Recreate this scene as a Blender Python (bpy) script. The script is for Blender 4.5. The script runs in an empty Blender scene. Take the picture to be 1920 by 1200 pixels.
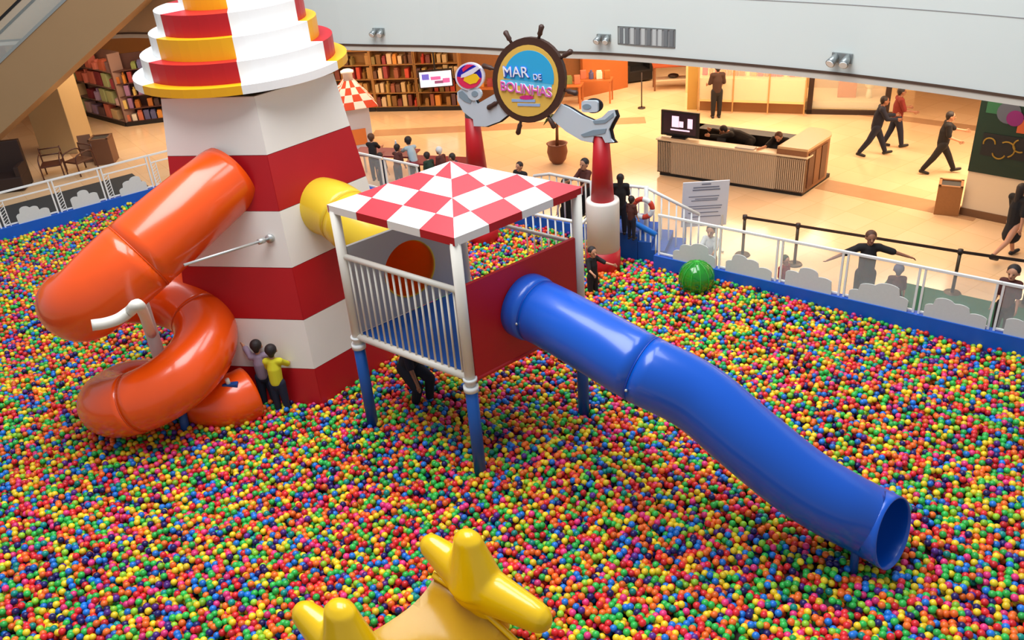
import bpy, bmesh, math, random
from mathutils import Vector, Matrix
random.seed(7)
S = bpy.context.scene
C = S.collection

# ------------------------------------------------------------------ camera, world, light, exposure
FPX, HC = 1631.0, 8.5                      # focal length in pixels of a 1920 px frame, eye height over the mall floor
_up = Vector((-230, 2900, 1631)).normalized()
_fw = Vector((0, 0, -1))
_Y = (_fw - _up * _fw.dot(_up)).normalized()
_X = _Y.cross(_up)
ROT = Matrix((_X, _Y, _up))                # camera -> world
CAM = Vector((0, 0, HC))
cd = bpy.data.cameras.new('camera'); cam = bpy.data.objects.new('camera', cd); C.objects.link(cam)
cam.matrix_world = Matrix.Translation(CAM) @ ROT.to_4x4()
cd.sensor_width = 36; cd.lens = 36 * FPX / 1920; cd.clip_end = 200
S.camera = cam
W = bpy.data.worlds.new('world'); S.world = W; W.use_nodes = True
bg = W.node_tree.nodes['Background']; bg.inputs[0].default_value = (0.80, 0.90, 1.0, 1); bg.inputs[1].default_value = 0.42
def area(name, loc, sx, sy, power, col, rot=(0, 0, 0)):
    l = bpy.data.lights.new(name, 'AREA'); l.shape = 'RECTANGLE'; l.size = sx; l.size_y = sy; l.energy = power; l.color = col
    o = bpy.data.objects.new(name, l); C.objects.link(o); o.location = loc; o.rotation_euler = rot; return o
area('skylight', (-3.0, 11.0, 17), 9, 13, 3200, (0.97, 0.98, 1.0))
area('skylight', (5.5, 15.0, 17), 4, 12, 1000, (0.95, 0.98, 1.0), (0, math.radians(12), 0))
for lx, ly, lw in ((-12, 30, 170), (-5, 28, 260), (2.5, 27.5, 300), (8, 25.5, 330), (12.5, 20.5, 380), (8.6, 18.0, 120), (6.5, 30.5, 300)):  # the weakest one is added just to brighten the right column
    area('downlight', (lx, ly, 3.55), 4.5, 2.5, lw, (1.0, 0.78, 0.54))
S.view_settings.view_transform = 'Standard'; S.view_settings.look = 'None'
S.view_settings.exposure = 0.0; S.view_settings.gamma = 1.0; S.view_settings.use_curve_mapping = False

# ------------------------------------------------------------------ helpers
def ray(x, y): return ROT @ Vector((x - 960, 600 - y, -FPX)).normalized()
def at(x, y, z=0.0):
    d = ray(x, y); return CAM + d * ((z - HC) / d.z)
def plane_hit(x, y, p0, n):
    d = ray(x, y); return CAM + d * ((p0 - CAM).dot(n) / d.dot(n))
def project(p):
    c = ROT.transposed() @ (p - CAM); return (960 + FPX * c.x / -c.z, 600 - FPX * c.y / -c.z)
def lin(c):
    c = c / 255.0; return c / 12.92 if c <= .04045 else ((c + .055) / 1.055) ** 2.4
def rgb(r, g, b): return (lin(r), lin(g), lin(b), 1)
MATS = {}
def mat(name, col, rough=.5, metal=0, coat=0, bump=0, bscale=20, var=0, trans=0, alpha=1, emit=0, spec=.5, thin=0):
    if name in MATS: return MATS[name]
    m = bpy.data.materials.new(name); m.use_nodes = True; nt = m.node_tree; b = nt.nodes['Principled BSDF']
    b.inputs['Base Color'].default_value = col; b.inputs['Roughness'].default_value = rough
    b.inputs['Metallic'].default_value = metal; b.inputs['Coat Weight'].default_value = coat
    b.inputs['Coat Roughness'].default_value = .12; b.inputs['Specular IOR Level'].default_value = spec
    b.inputs['Transmission Weight'].default_value = trans; b.inputs['Alpha'].default_value = alpha
    if emit: b.inputs['Emission Color'].default_value = col; b.inputs['Emission Strength'].default_value = emit
    if bump or var:
        tc = nt.nodes.new('ShaderNodeTexCoord'); nz = nt.nodes.new('ShaderNodeTexNoise'); nz.inputs['Scale'].default_value = bscale
        nz.inputs['Detail'].default_value = 4
        nt.links.new(tc.outputs['Object'], nz.inputs['Vector'])
        if bump:
            bp = nt.nodes.new('ShaderNodeBump'); bp.inputs['Strength'].default_value = bump; bp.inputs['Distance'].default_value = .02
            nt.links.new(nz.outputs['Fac'], bp.inputs['Height']); nt.links.new(bp.outputs['Normal'], b.inputs['Normal'])
        if var:
            mx = nt.nodes.new('ShaderNodeMix'); mx.data_type = 'RGBA'
            mx.inputs[6].default_value = tuple(c * (1 - var) for c in col[:3]) + (1,)
            mx.inputs[7].default_value = tuple(min(1, c * (1 + var)) for c in col[:3]) + (1,)
            nt.links.new(nz.outputs['Fac'], mx.inputs[0]); nt.links.new(mx.outputs[2], b.inputs['Base Color'])
    if thin:
        tr = nt.nodes.new('ShaderNodeBsdfTranslucent'); tr.inputs['Color'].default_value = col; ms = nt.nodes.new('ShaderNodeMixShader'); ms.inputs[0].default_value = thin
        out = nt.nodes['Material Output']; nt.links.new(b.outputs[0], ms.inputs[1]); nt.links.new(tr.outputs[0], ms.inputs[2]); nt.links.new(ms.outputs[0], out.inputs['Surface'])
    MATS[name] = m; return m
def link(name, bm, m, parent=None, smooth=False, loc=None, kind=None, label=None):
    me = bpy.data.meshes.new(name); bm.normal_update(); bm.to_mesh(me); bm.free()
    for mm in (m if isinstance(m, (list, tuple)) else [m]): me.materials.append(mm)
    if smooth:
        for p in me.polygons: p.use_smooth = True
    o = bpy.data.objects.new(name, me); C.objects.link(o)
    if loc is not None: o.location = loc
    if parent: o.parent = parent
    if kind: o['kind'] = kind
    if label: o['label'] = label
    return o
def thing(name, label, cat, loc=(0, 0, 0), rz=0, group=None):
    o = bpy.data.objects.new(name, None); C.objects.link(o); o.empty_display_size = .2
    o.location = loc; o.rotation_euler = (0, 0, rz); o['label'] = label; o['category'] = cat
    if group: o['group'] = group
    return o
def tag(o, label, cat, group=None):
    o['label'] = label; o['category'] = cat
    if group: o['group'] = group
    return o
def box(bm, c, s, rz=0, bev=0, M=None):
    t = Matrix.Translation(c) @ Matrix.Rotation(rz, 4, 'Z') @ Matrix.Diagonal((s[0], s[1], s[2], 1))
    if M is not None: t = M @ t
    r = bmesh.ops.create_cube(bm, size=1, matrix=t)
    if bev:
        es = list({e for v in r['verts'] for e in v.link_edges})
        bmesh.ops.bevel(bm, geom=es, offset=bev, segments=2, affect='EDGES', profile=.7)
def beam(bm, a, b, w, h, up=Vector((0, 0, 1))):
    a = Vector(a); b = Vector(b); d = (b - a); L = d.length; d.normalize()
    if abs(d.dot(up)) > .99: up = Vector((0, 1, 0))
    s = d.cross(up).normalized(); u = s.cross(d)
    M = Matrix((s, d, u)).transposed().to_4x4(); M.translation = (a + b) / 2
    bmesh.ops.create_cube(bm, size=1, matrix=M @ Matrix.Diagonal((w, L, h, 1)))
def cyl(bm, a, b, ra, rb=None, seg=12, cap=True):
    a = Vector(a); b = Vector(b); rb = ra if rb is None else rb
    d = b - a; q = d.to_track_quat('Z', 'Y').to_matrix().to_4x4(); q.translation = (a + b) / 2
    bmesh.ops.create_cone(bm, cap_ends=cap, segments=seg, radius1=ra, radius2=rb, depth=d.length, matrix=q)
def ball(bm, c, r, sub=2, sc=(1, 1, 1)):
    bmesh.ops.create_icosphere(bm, subdivisions=sub, radius=r, matrix=Matrix.Translation(c) @ Matrix.Diagonal((sc[0], sc[1], sc[2], 1)))
def uvs(bm, c, r, sc=(1, 1, 1), R=None):
    M = Matrix.Translation(c)
    if R is not None: M = M @ R
    bmesh.ops.create_uvsphere(bm, u_segments=16, v_segments=10, radius=r, matrix=M @ Matrix.Diagonal((sc[0], sc[1], sc[2], 1)))
def prism(bm, pts, off):
    """solid from a planar polygon pushed along the vector off"""
    a = [bm.verts.new(p) for p in pts]; b = [bm.verts.new(Vector(p) + off) for p in pts]; n = len(pts)
    f1 = bm.faces.new(a); f2 = bm.faces.new(b[::-1])
    for i in range(n): bm.faces.new((a[i], b[i], b[(i + 1) % n], a[(i + 1) % n]))
    bmesh.ops.recalc_face_normals(bm, faces=bm.faces)
def catmull(P, n=8):
    P = [Vector(p) for p in P]; out = []
    Q = [P[0] * 2 - P[1]] + P + [P[-1] * 2 - P[-2]]
    for i in range(1, len(Q) - 2):
        for k in range(n):
            t = k / n; p0, p1, p2, p3 = Q[i - 1:i + 3]
            out.append(.5 * ((2 * p1) + (p2 - p0) * t + (2 * p0 - 5 * p1 + 4 * p2 - p3) * t * t + (3 * p1 - p0 - 3 * p2 + p3) * t ** 3))
    out.append(P[-1]); return out
def sweep(bm, path, r, seg=32, th=0, closed_ends=False):
    """tube along a path; with th it is an open shell with an inner wall"""
    n = len(path); rad = r if isinstance(r, (list, tuple)) else [r] * n
    T = [(path[min(i + 1, n - 1)] - path[max(i - 1, 0)]).normalized() for i in range(n)]
    up = Vector((0, 0, 1)) if abs(T[0].z) < .9 else Vector((1, 0, 0))
    u = (up - T[0] * up.dot(T[0])).normalized(); fr = []
    for i in range(n):
        u = (u - T[i] * u.dot(T[i])).normalized(); fr.append((u.copy(), T[i].cross(u)))
    def rings(dr):
        R = []
        for i in range(n):
            a, b = fr[i]; R.append([bm.verts.new(path[i] + (a * math.cos(t) + b * math.sin(t)) * (rad[i] - dr)) for t in [2 * math.pi * k / seg for k in range(seg)]])
        return R
    A = rings(0)
    for i in range(n - 1):
        for k in range(seg): bm.faces.new((A[i][k], A[i][(k + 1) % seg], A[i + 1][(k + 1) % seg], A[i + 1][k]))
    if th:
        B = rings(th)
        for i in range(n - 1):
            for k in range(seg): bm.faces.new((B[i][k], B[i + 1][k], B[i + 1][(k + 1) % seg], B[i][(k + 1) % seg]))
        for i in (0, n - 1):
            for k in range(seg): bm.faces.new((A[i][k], B[i][k], B[i][(k + 1) % seg], A[i][(k + 1) % seg]))
    elif closed_ends:
        bm.faces.new(A[0]); bm.faces.new(A[-1][::-1])
    bmesh.ops.recalc_face_normals(bm, faces=bm.faces)
def tube_sections(path, r, seg, th, cuts, m, parent, seamm, name='tube_section', slant=0):
    n = len(path); rad = r if isinstance(r, list) else [r] * n
    T = [(path[min(i + 1, n - 1)] - path[max(i - 1, 0)]).normalized() for i in range(n)]
    u = (Vector((0, 0, 1)) - T[0] * T[0].z).normalized(); fr = []
    for i in range(n): u = (u - T[i] * u.dot(T[i])).normalized(); fr.append((u.copy(), T[i].cross(u)))
    def ring(bm, i, rr):
        a, b = fr[i]; R = []
        for k in range(seg):
            t_ = 2 * math.pi * k / seg; o_ = a * math.cos(t_) + b * math.sin(t_); v = path[i] + o_ * rr
            if slant and i > n - 8: v -= T[i] * slant * o_.z * (1 - (n - 1 - i) / 7)
            R.append(bm.verts.new(v))
        return R
    for c in range(len(cuts) - 1):
        bm = bmesh.new(); ids = range(cuts[c], cuts[c + 1] + 1)
        A = [ring(bm, i, rad[i]) for i in ids]; B = [ring(bm, i, rad[i] - th) for i in ids]
        for i in range(len(A) - 1):
            for k in range(seg):
                j = (k + 1) % seg; bm.faces.new((A[i][k], A[i][j], A[i + 1][j], A[i + 1][k])); bm.faces.new((B[i][k], B[i + 1][k], B[i + 1][j], B[i][j]))
        for i in (0, -1):
            for k in range(seg): j = (k + 1) % seg; bm.faces.new((A[i][k], B[i][k], B[i][j], A[i][j]))
        bmesh.ops.recalc_face_normals(bm, faces=bm.faces); link(name, bm, m, parent, True)
        if c:
            bm = bmesh.new(); i = cuts[c]; sweep(bm, [path[i] - T[i] * .009, path[i] + T[i] * .009], rad[i] + .003, seg, th=.006); link('seam_ring', bm, seamm, parent, True)
def ringband(bm, p, d, r, w, h, seg=32):
    d = d.normalized(); sweep(bm, [p - d * w / 2, p + d * w / 2], r + h, seg, th=h + .01)

WHITE = mat('white_panel', rgb(238, 232, 224), .45, var=.04, bscale=2)
WHITE_TOP = mat('white_gloss', rgb(246, 246, 244), .35)
RED = mat('red_panel', rgb(182, 16, 28), .42, var=.08, bscale=1.5)
REDT = mat('red_tile', rgb(205, 44, 58), .4)
YEL = mat('yellow_panel', rgb(238, 172, 12), .4)
BLUEP = mat('blue_plastic', rgb(4, 84, 194), .3, coat=.35, bump=.02, bscale=3)
ORANGE = mat('orange_plastic', rgb(243, 84, 12), .25, coat=.5, bump=.03, bscale=3, var=.06)
YTUBE = mat('yellow_tube_plastic', rgb(250, 220, 60), .32, coat=.4, var=.05, bscale=2, thin=.32)
YPLAS = mat('yellow_plastic', rgb(246, 198, 8), .25, coat=.5)
POSTW = mat('white_post', rgb(226, 220, 208), .4)
POSTB = mat('blue_post', rgb(8, 74, 150), .4)
BLUEWALL = mat('blue_vinyl', rgb(8, 88, 190), .5, bump=.1, bscale=6, var=.1)
BLUEMAT = mat('blue_mat', rgb(10, 84, 170), .6)
METAL = mat('galvanised_metal', rgb(205, 208, 206), .35, .6)
RAILW = mat('white_rail', rgb(232, 234, 232), .35)
CLOUD = mat('cloud_board', rgb(206, 210, 208), .5, var=.05)
BLACK = mat('black', rgb(22, 20, 22), .5)
DBROWN = mat('dark_brown', rgb(48, 30, 24), .5)
WOOD = mat('brown_wood', rgb(128, 84, 52), .5, var=.2, bscale=5)
CREAM = mat('cream', rgb(225, 205, 175), .5)
GREY = mat('grey', rgb(150, 150, 150), .5)
PI = math.pi

# ------------------------------------------------------------------ floor with inlaid bands
def floor_material():
    m = mat('polished_stone_floor', rgb(226, 176, 118), .16)
    nt = m.node_tree; b = nt.nodes['Principled BSDF']
    tc = nt.nodes.new('ShaderNodeTexCoord'); mp = nt.nodes.new('ShaderNodeMapping'); mp.inputs['Rotation'].default_value = (0, 0, -.6)
    br = nt.nodes.new('ShaderNodeTexBrick'); br.offset = 0; br.inputs['Scale'].default_value = 1
    br.inputs['Brick Width'].default_value = .8; br.inputs['Row Height'].default_value = .8; br.inputs['Mortar Size'].default_value = .006
    br.inputs['Color1'].default_value = rgb(230, 196, 156); br.inputs['Color2'].default_value = rgb(224, 188, 146); br.inputs['Mortar'].default_value = rgb(208, 172, 130)
    nt.links.new(tc.outputs['Object'], mp.inputs['Vector']); nt.links.new(mp.outputs['Vector'], br.inputs['Vector'])
    nt.links.new(br.outputs['Color'], b.inputs['Base Color'])
    return m
bm = bmesh.new(); box(bm, (0, 18, -.1), (64, 52, .2)); link('floor', bm, floor_material(), kind='structure')
BAND = mat('inlay_band', rgb(184, 144, 108), .2, var=.1, bscale=3)
def band(n, a, b, w):
    bm = bmesh.new(); a = Vector(a); b = Vector(b); beam(bm, a + Vector((0, 0, .001)), b + Vector((0, 0, .001)), w, .008); link('trim_%d' % n, bm, BAND, kind='structure')
band(1, at(1540, 345), at(1835, 405), .75)
band(2, at(700, 250), at(1210, 225), .7)
band(3, at(1560, 205), at(1900, 250), .5)
band(4, at(170, 300), at(60, 190), .8)
GREENM = mat('green_carpet', rgb(24, 84, 58), .9)
bm = bmesh.new(); beam(bm, Vector((7.3, 15.1, .01)), Vector((12.6, 10.7, .01)), 1.3, .02); link('trim_5', bm, GREENM, kind='structure')

# ------------------------------------------------------------------ mezzanine slab edge, its soffit and the back walls
FZ = 3.70
fpx = [(185, 87), (290, 72), (450, 78), (600, 92), (830, 98), (1000, 107), (1150, 113), (1300, 125), (1450, 139), (1600, 155), (1760, 176), (1920, 200)]
fpts = [at(x, y, FZ) for x, y in fpx]
fpts = [Vector((-26, 28.6, FZ)), Vector((-17, 28.9, FZ)), Vector((-12.5, 28.6, FZ))] + [fpts[1]] + fpts[3:] + [fpts[-1] + (fpts[-1] - fpts[-2]) * 1.6, fpts[-1] + (fpts[-1] - fpts[-2]) * 3 + Vector((-.3, -2, 0))]
fcur = catmull(fpts, 6)
FASC = mat('mezzanine_fascia', rgb(222, 230, 226), .6, var=.03, bscale=.6)
def strip(name, z0, z1, out, m, th=.12, sel=None):
    bm = bmesh.new(); A = []
    for i, p in enumerate(fcur):
        if sel and not sel(p): continue
        t = (fcur[min(i + 1, len(fcur) - 1)] - fcur[max(i - 1, 0)]); n = Vector((t.y, -t.x, 0)).normalized()
        a = p + n * out; b = a - n * th
        A.append([bm.verts.new((a.x, a.y, z0)), bm.verts.new((a.x, a.y, z1)), bm.verts.new((b.x, b.y, z1)), bm.verts.new((b.x, b.y, z0))])
    for i in range(len(A) - 1):
        for k in range(4): bm.faces.new((A[i][k], A[i][(k + 1) % 4], A[i + 1][(k + 1) % 4], A[i + 1][k]))
    bm.faces.new(A[0]); bm.faces.new(A[-1][::-1]); bmesh.ops.recalc_face_normals(bm, faces=bm.faces)
    return link(name, bm, m, kind='structure', smooth=False)
strip('wall_mezzanine', FZ + .17, 6.6, 0, FASC, sel=lambda p: p.x > -9.2)
strip('wall_mezzanine_left', FZ + .17, 6.6, 0, mat('shaded_fascia', rgb(206, 172, 130), .6), sel=lambda p: p.x < -8.2)  # same band; beige colour stands in for the shade on this stretch
strip('trim_6', FZ + .12, FZ + .17, .02, mat('brown_trim_line', rgb(84, 64, 52), .5))  # thin brown trim line above the lip
strip('trim_7', FZ, FZ + .12, 0, mat('fascia_lip', rgb(214, 208, 196), .5))
strip('trim_8', FZ + 1.45, FZ + 1.465, .006, GREY, .02)
SOFF = mat('soffit_plaster', rgb(232, 214, 184), .7)
bm = bmesh.new(); vs = [bm.verts.new((p.x, p.y + .12, 3.78)) for p in fcur] + [bm.verts.new((26, 40, 3.78)), bm.verts.new((-26, 40, 3.78))]
f = bm.faces.new(vs); r = bmesh.ops.extrude_face_region(bm, geom=[f]); bmesh.ops.translate(bm, verts=[v for v in r['geom'] if isinstance(v, bmesh.types.BMVert)], vec=(0, 0, .3))
bmesh.ops.recalc_face_normals(bm, faces=bm.faces); link('ceiling', bm, SOFF, kind='structure')
BACKW = mat('warm_back_wall', rgb(206, 150, 92), .5, var=.1, bscale=1)
bm = bmesh.new(); box(bm, (0, 37.6, 1.9), (56, .3, 3.8)); link('wall_back', bm, BACKW, kind='structure')
bm = bmesh.new(); box(bm, (22.0, 27, 1.9), (.3, 22, 3.8)); link('wall_right', bm, BACKW, kind='structure')
bm = bmesh.new(); box(bm, (-24.0, 29, 1.9), (.3, 18, 3.8)); link('wall_left', bm, BACKW, kind='structure')
def fascia_hit(px, py, z):
    best = None; d = ray(px, py)
    for i in range(len(fcur) - 1):
        a, b = fcur[i], fcur[i + 1]; n = Vector(((b - a).y, -(b - a).x, 0)).normalized()
        h = plane_hit(px, py, a, n); s = (h - a).dot(b - a) / (b - a).length_squared
        if 0 <= s <= 1 and h.y > 5: return h, n
# wall lamps and the vent on the fascia
LAMPM = mat('lamp_metal', rgb(150, 156, 156), .35, .5)
for px, py, s, lab in ((711, 58, 1, 'small grey twin spotlight on white balcony band nearest the striped tower'), (1133, 70, 1, 'small grey twin spotlight just left of the louvred vent'), (1580, 108, 1.2, 'small grey twin spotlight on white balcony band above the kiosk')):
    h, n = fascia_hit(px, py, 4); t = thing('spotlight', lab, 'spotlight', h, math.atan2(n.y, n.x) + PI / 2)
    bm = bmesh.new(); box(bm, (0, -.03, 0), (.34 * s, .05, .16 * s), bev=.01); link('bracket', bm, LAMPM, t)
    for k in (-1, 1):
        bm = bmesh.new(); cyl(bm, (k * .1 * s, -.02, .04), (k * .11 * s, -.22 * s, -.06 * s), .05 * s, .08 * s); hd = link('lamp_head', bm, LAMPM, t, True)
        bm = bmesh.new(); cyl(bm, (k * .11 * s, -.221 * s, -.06 * s), (k * .112 * s, -.232 * s, -.067 * s), .065 * s); link('lens', bm, mat('lamp_lens', rgb(236, 242, 242), .2), hd)
h, n = fascia_hit(1212, 69, 4); t = thing('air_vent', 'long grey louvred vent set in the white balcony band', 'vent', h, math.atan2(n.y, n.x) + PI / 2)
bm = bmesh.new()
for c, s in (((0, 0, .19), (1.42, .05, .03)), ((0, 0, -.19), (1.42, .05, .03)), ((-.7, 0, 0), (.03, .05, .4)), ((.7, 0, 0), (.03, .05, .4))): box(bm, c, s)
link('frame', bm, LAMPM, t)
bm = bmesh.new(); box(bm, (0, 0, 0), (1.38, .02, .36)); link('backing', bm, GREY, t)
for k in range(10):
    x = -.62 + k * .138; bm = bmesh.new(); box(bm, (x, -.02, 0), (.09, .03, .35)); link('slat', bm, mat('vent_dark', rgb(120, 124, 126), .5) if k in (0, 1, 3, 5, 8, 9) else mat('vent_light', rgb(196, 200, 198), .5), t)

# ------------------------------------------------------------------ escalator, pillars, right column
BEIGE = mat('escalator_cladding', rgb(172, 138, 98), .45, var=.05, bscale=1)
t = thing('escalator', 'beige clad escalator rising past the upper left corner', 'escalator', (-14, 26, 0))
def q(x, z, y=0): return Vector((x + 14, y, z))
ea, eb = (-19.5, -1.3), (-9.0, 5.45)
def esl(z0, z1, y0, y1, name, m, par, x0=-20.2, x1=-8.6, extra=None):
    s = .645; bm = bmesh.new(); f0 = lambda x: (x + 14.05) * s + 2.17
    prism(bm, [q(x0, f0(x0) + z0, y0), q(x1, f0(x1) + z0, y0), q(x1, f0(x1) + z1, y0), q(x0, f0(x0) + z1, y0)], Vector((0, y1 - y0, 0))); return link(name, bm, m, par)
esl(0, 1.55, 0, .15, 'side_panel', BEIGE, t, -16.8, -8.6); esl(0, 1.55, 1.45, 1.6, 'side_panel', BEIGE, t, -16.8, -8.6)
esl(0, .15, .15, 1.45, 'soffit', BEIGE, t, -16.8, -8.6)
esl(1.55, 1.64, -.03, .18, 'trim_rail', mat('brushed_trim', rgb(172, 178, 176), .3, .5), t, -17.3, -8.6); esl(1.55, 1.64, 1.42, 1.63, 'trim_rail', MATS['brushed_trim'], t, -17.3, -8.6)
GLASS = mat('clear_glass', rgb(225, 235, 230), .05, alpha=.16)
for y in (.04, 1.53): g = esl(1.64, 2.45, y, y + .02, 'glass_balustrade', GLASS, t, -17.0, -8.6); esl(2.45, 2.53, y - .02, y + .05, 'handrail', BLACK, t, -17.0, -8.6)
for k in range(26):
    x = -16.6 + k * .31; bm = bmesh.new(); z = (x + 14.05) * .645 + 2.17 + 1.15
    box(bm, q(x, z - .1, .8), (.31, 1.2, .2)); link('step', bm, mat('step_metal', rgb(120, 112, 104), .4, .4), t)
PILM = mat('pillar_plaster', rgb(196, 168, 122), .5, var=.05, bscale=1)
bm = bmesh.new(); p = at(118, 288); box(bm, (p.x, p.y + .5, 1.88), (1.35, 1.1, 3.76), rz=-.15, bev=.03); link('wall_pillar_left', bm, PILM, kind='structure')
# right column with mural panel
a = at(1800, 402); b = at(1906, 424); u = (b - a); u.z = 0; cw = u.length; u.normalize(); nn = Vector((-u.y, u.x, 0))
cc = (a + b) / 2 + nn * .45; rz = math.atan2(u.y, u.x)
bm = bmesh.new(); box(bm, (cc.x, cc.y, 1.88), (cw, .9, 3.76), rz=rz); link('wall_pillar_right', bm, mat('column_white', rgb(232, 214, 186), .45), kind='structure')
bm = bmesh.new(); box(bm, (cc.x, cc.y, .09), (cw + .04, .94, .18), rz=rz); link('baseboard_pillar', bm, mat('kick_brown', rgb(120, 84, 56), .4), kind='structure')
t = thing('mural_panel', 'dark green mural panel on right column with purple ball and yellow swirls', 'mural', (cc.x, cc.y, 0), rz)
bm = bmesh.new(); box(bm, (0, -.47, 1.95), (cw + .02, .03, 1.75)); link('board', bm, mat('mural_green', rgb(12, 46, 36), .5), t)
def mur(name, m, fn): 
    bm = bmesh.new(); fn(bm); link(name, bm, m, t)
mur('painted_shape', mat('mural_teal', rgb(44, 104, 74), .5), lambda bm: box(bm, (-.28, -.492, 2.62), (.4, .012, .36)))
mur('painted_shape', mat('mural_dark', rgb(20, 24, 30), .5), lambda bm: box(bm, (.05, -.492, 1.75), (cw * .8, .012, .5)))
mur('painted_shape', mat('mural_grey', rgb(84, 92, 112), .5), lambda bm: cyl(bm, (-.02, -.485, 2.5), (-.02, -.505, 2.5), .24, seg=20))
mur('painted_shape', mat('mural_purple', rgb(120, 30, 110), .5), lambda bm: cyl(bm, (.12, -.487, 2.4), (.12, -.512, 2.4), .17, seg=20))
mur('painted_shape', mat('mural_orange', rgb(190, 90, 50), .5), lambda bm: box(bm, (.3, -.5, 2.25), (.2, .012, .3)))
for k, (x0, z0, a0, a1, r) in enumerate(((-.28, 1.78, 0, 3.4, .12), (.08, 1.7, -1.2, 2.2, .17), (.34, 1.82, 2, 5.2, .14), (-.05, 1.6, 3.3, 6, .13))):
    mur('painted_swirl', mat('mural_yellow', rgb(150, 120, 40), .5), lambda bm: sweep(bm, [Vector((x0 + r * math.cos(a0 + (a1 - a0) * j / 9), -.505, z0 + r * math.sin(a0 + (a1 - a0) * j / 9))) for j in range(10)], .017, 6, closed_ends=True))

# ------------------------------------------------------------------ ball pit shell
WT, BZ = .85, .60
def wl(px, py): return at(px, py, WT)
L0 = wl(0, 429); L1 = wl(281, 353); dl = (L1 - L0).normalized()
B0 = wl(664, 343); B1 = Vector((-1.7, 19.75, WT)); db = (B0 - B1).normalized()
# corner behind the tower
s = ((B0.x - L0.x) * db.y - (B0.y - L0.y) * db.x) / (dl.x * db.y - dl.y * db.x); LC = L0 + dl * s
R0 = Vector((3.0, 15.9, WT)); R1 = wl(1920, 632); dr = (R1 - R0).normalized()
LE = L0 - dl * 5; RE = R1 + dr * 6
bm = bmesh.new(); nL = Vector((-.58, .815, 0)); beam(bm, L0 * 1 + nL * 3.2 - dl * 5 - Vector((0, 0, WT - .01)), L0 + nL * 3.2 + dl * 4.3 - Vector((0, 0, WT - .01)), 2.5, .02); link('trim_9', bm, mat('dark_carpet', rgb(52, 54, 56), .9), kind='structure')
def pitwall(name, a, b):
    bm = bmesh.new(); a = Vector((a.x, a.y, WT / 2)); b = Vector((b.x, b.y, WT / 2)); d = (b - a).normalized(); n = Vector((-d.y, d.x, 0))
    beam(bm, a, b, .16, WT); link(name, bm, BLUEWALL, kind='structure')
pitwall('wall_pit_left', LE, LC); pitwall('wall_pit_back', LC, B1); pitwall('wall_pit_right', R0, RE)
E1 = Vector((.7, 18.45, WT)); E2 = Vector((1.85, 17.55, WT)); pitwall('wall_pit_entry', B1, E1); pitwall('wall_pit_entry_right', E1, E2)
PITPOLY = [LE, LC, B1, E1, E2, Vector((1.9, 16.9, 0)), Vector((3.0, 16.2, 0)), R0, RE, Vector((9, 3.5, 0)), Vector((-12, 3.5, 0)), Vector((LE.x, LE.y, 0))]
PITPOLY = [Vector((p.x, p.y, 0)) for p in PITPOLY]
bm = bmesh.new(); f = bm.faces.new([bm.verts.new((p.x, p.y, .42)) for p in PITPOLY[::-1]]); r = bmesh.ops.extrude_face_region(bm, geom=[f]); bmesh.ops.translate(bm, verts=[v for v in r['geom'] if isinstance(v, bmesh.types.BMVert)], vec=(0, 0, -.1))
bmesh.ops.recalc_face_normals(bm, faces=bm.faces); link('floor_pit', bm, mat('pit_floor', rgb(70, 50, 50), .9), kind='structure')

# ------------------------------------------------------------------ striped lighthouse tower
TX, TY, TR0, TK, TA = -3.888, 13.994, 2.331, .158, -1.26
def tv(k, z, extra=0): r = TR0 - TK * z + extra; a = TA + k * PI / 3; return Vector((TX + r * math.cos(a), TY + r * math.sin(a), z))
t = tower = thing('lighthouse_tower', 'tall red and white striped six sided play lighthouse with stepped red and yellow top', 'tower', (TX, TY, 0))
off = Vector((-TX, -TY, 0))
zs = [.3, 1.183, 2.022, 2.878, 3.765, 4.603, 5.44]
for i in range(6):
    for k in range(6):
        bm = bmesh.new(); z0, z1 = zs[i] + .004, zs[i + 1] - .004
        o4 = [tv(k, z0), tv(k + 1, z0), tv(k + 1, z1), tv(k, z1)]
        cen = sum(o4, Vector()) / 4; nrm = (o4[1] - o4[0]).cross(o4[3] - o4[0]).normalized()
        e = (o4[1] - o4[0]).normalized() * .003
        prism(bm, [o4[0] + off + e, o4[1] + off - e, o4[2] + off - e, o4[3] + off + e], -nrm * .05)
        link('wall_panel', bm, RED if i % 2 == 0 else WHITE, t)
bm = bmesh.new()   # backing core seen only in the joints
A = [bm.verts.new(tv(k, .3, -.03) + off) for k in range(6)]; Bq = [bm.verts.new(tv(k, 5.44, -.03) + off) for k in range(6)]
for k in range(6): bm.faces.new((A[k], A[(k + 1) % 6], Bq[(k + 1) % 6], Bq[k]))
link('core', bm, mat('joint_grey', rgb(170, 160, 150), .7), t)
def front_z(px, py, r):
    # height at which the camera-facing point of a circle of radius r round the tower axis meets this pixel
    c = Vector((TX, TY, 0)); d = ray(px, py); a = d.x ** 2 + d.y ** 2; m = CAM - c; b = 2 * (m.x * d.x + m.y * d.y); cc_ = m.x ** 2 + m.y ** 2 - r * r
    tt = (-b - math.sqrt(b * b - 4 * a * cc_)) / (2 * a); return (CAM + d * tt).z
tiers = [(1.63, 176, 161, 'rim'), (1.45, 156, 115, 'a'), (1.25, 113, 68, 'b'), (1.10, 66, 21, 'c')]
zt = front_z(450, 178, 1.63)
secm = {'rim': (YEL, WHITE_TOP), 'a': (RED, WHITE_TOP), 'b': (YEL, WHITE_TOP), 'c': (RED, WHITE_TOP), 'd': (YEL, WHITE_TOP)}
levels = []
for r_, yb, yt, nm in tiers:
    levels.append((r_, zt, front_z(450, yt, r_), nm)); zt = levels[-1][2]
levels.append((.72, zt, zt + .55, 'd'))
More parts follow.
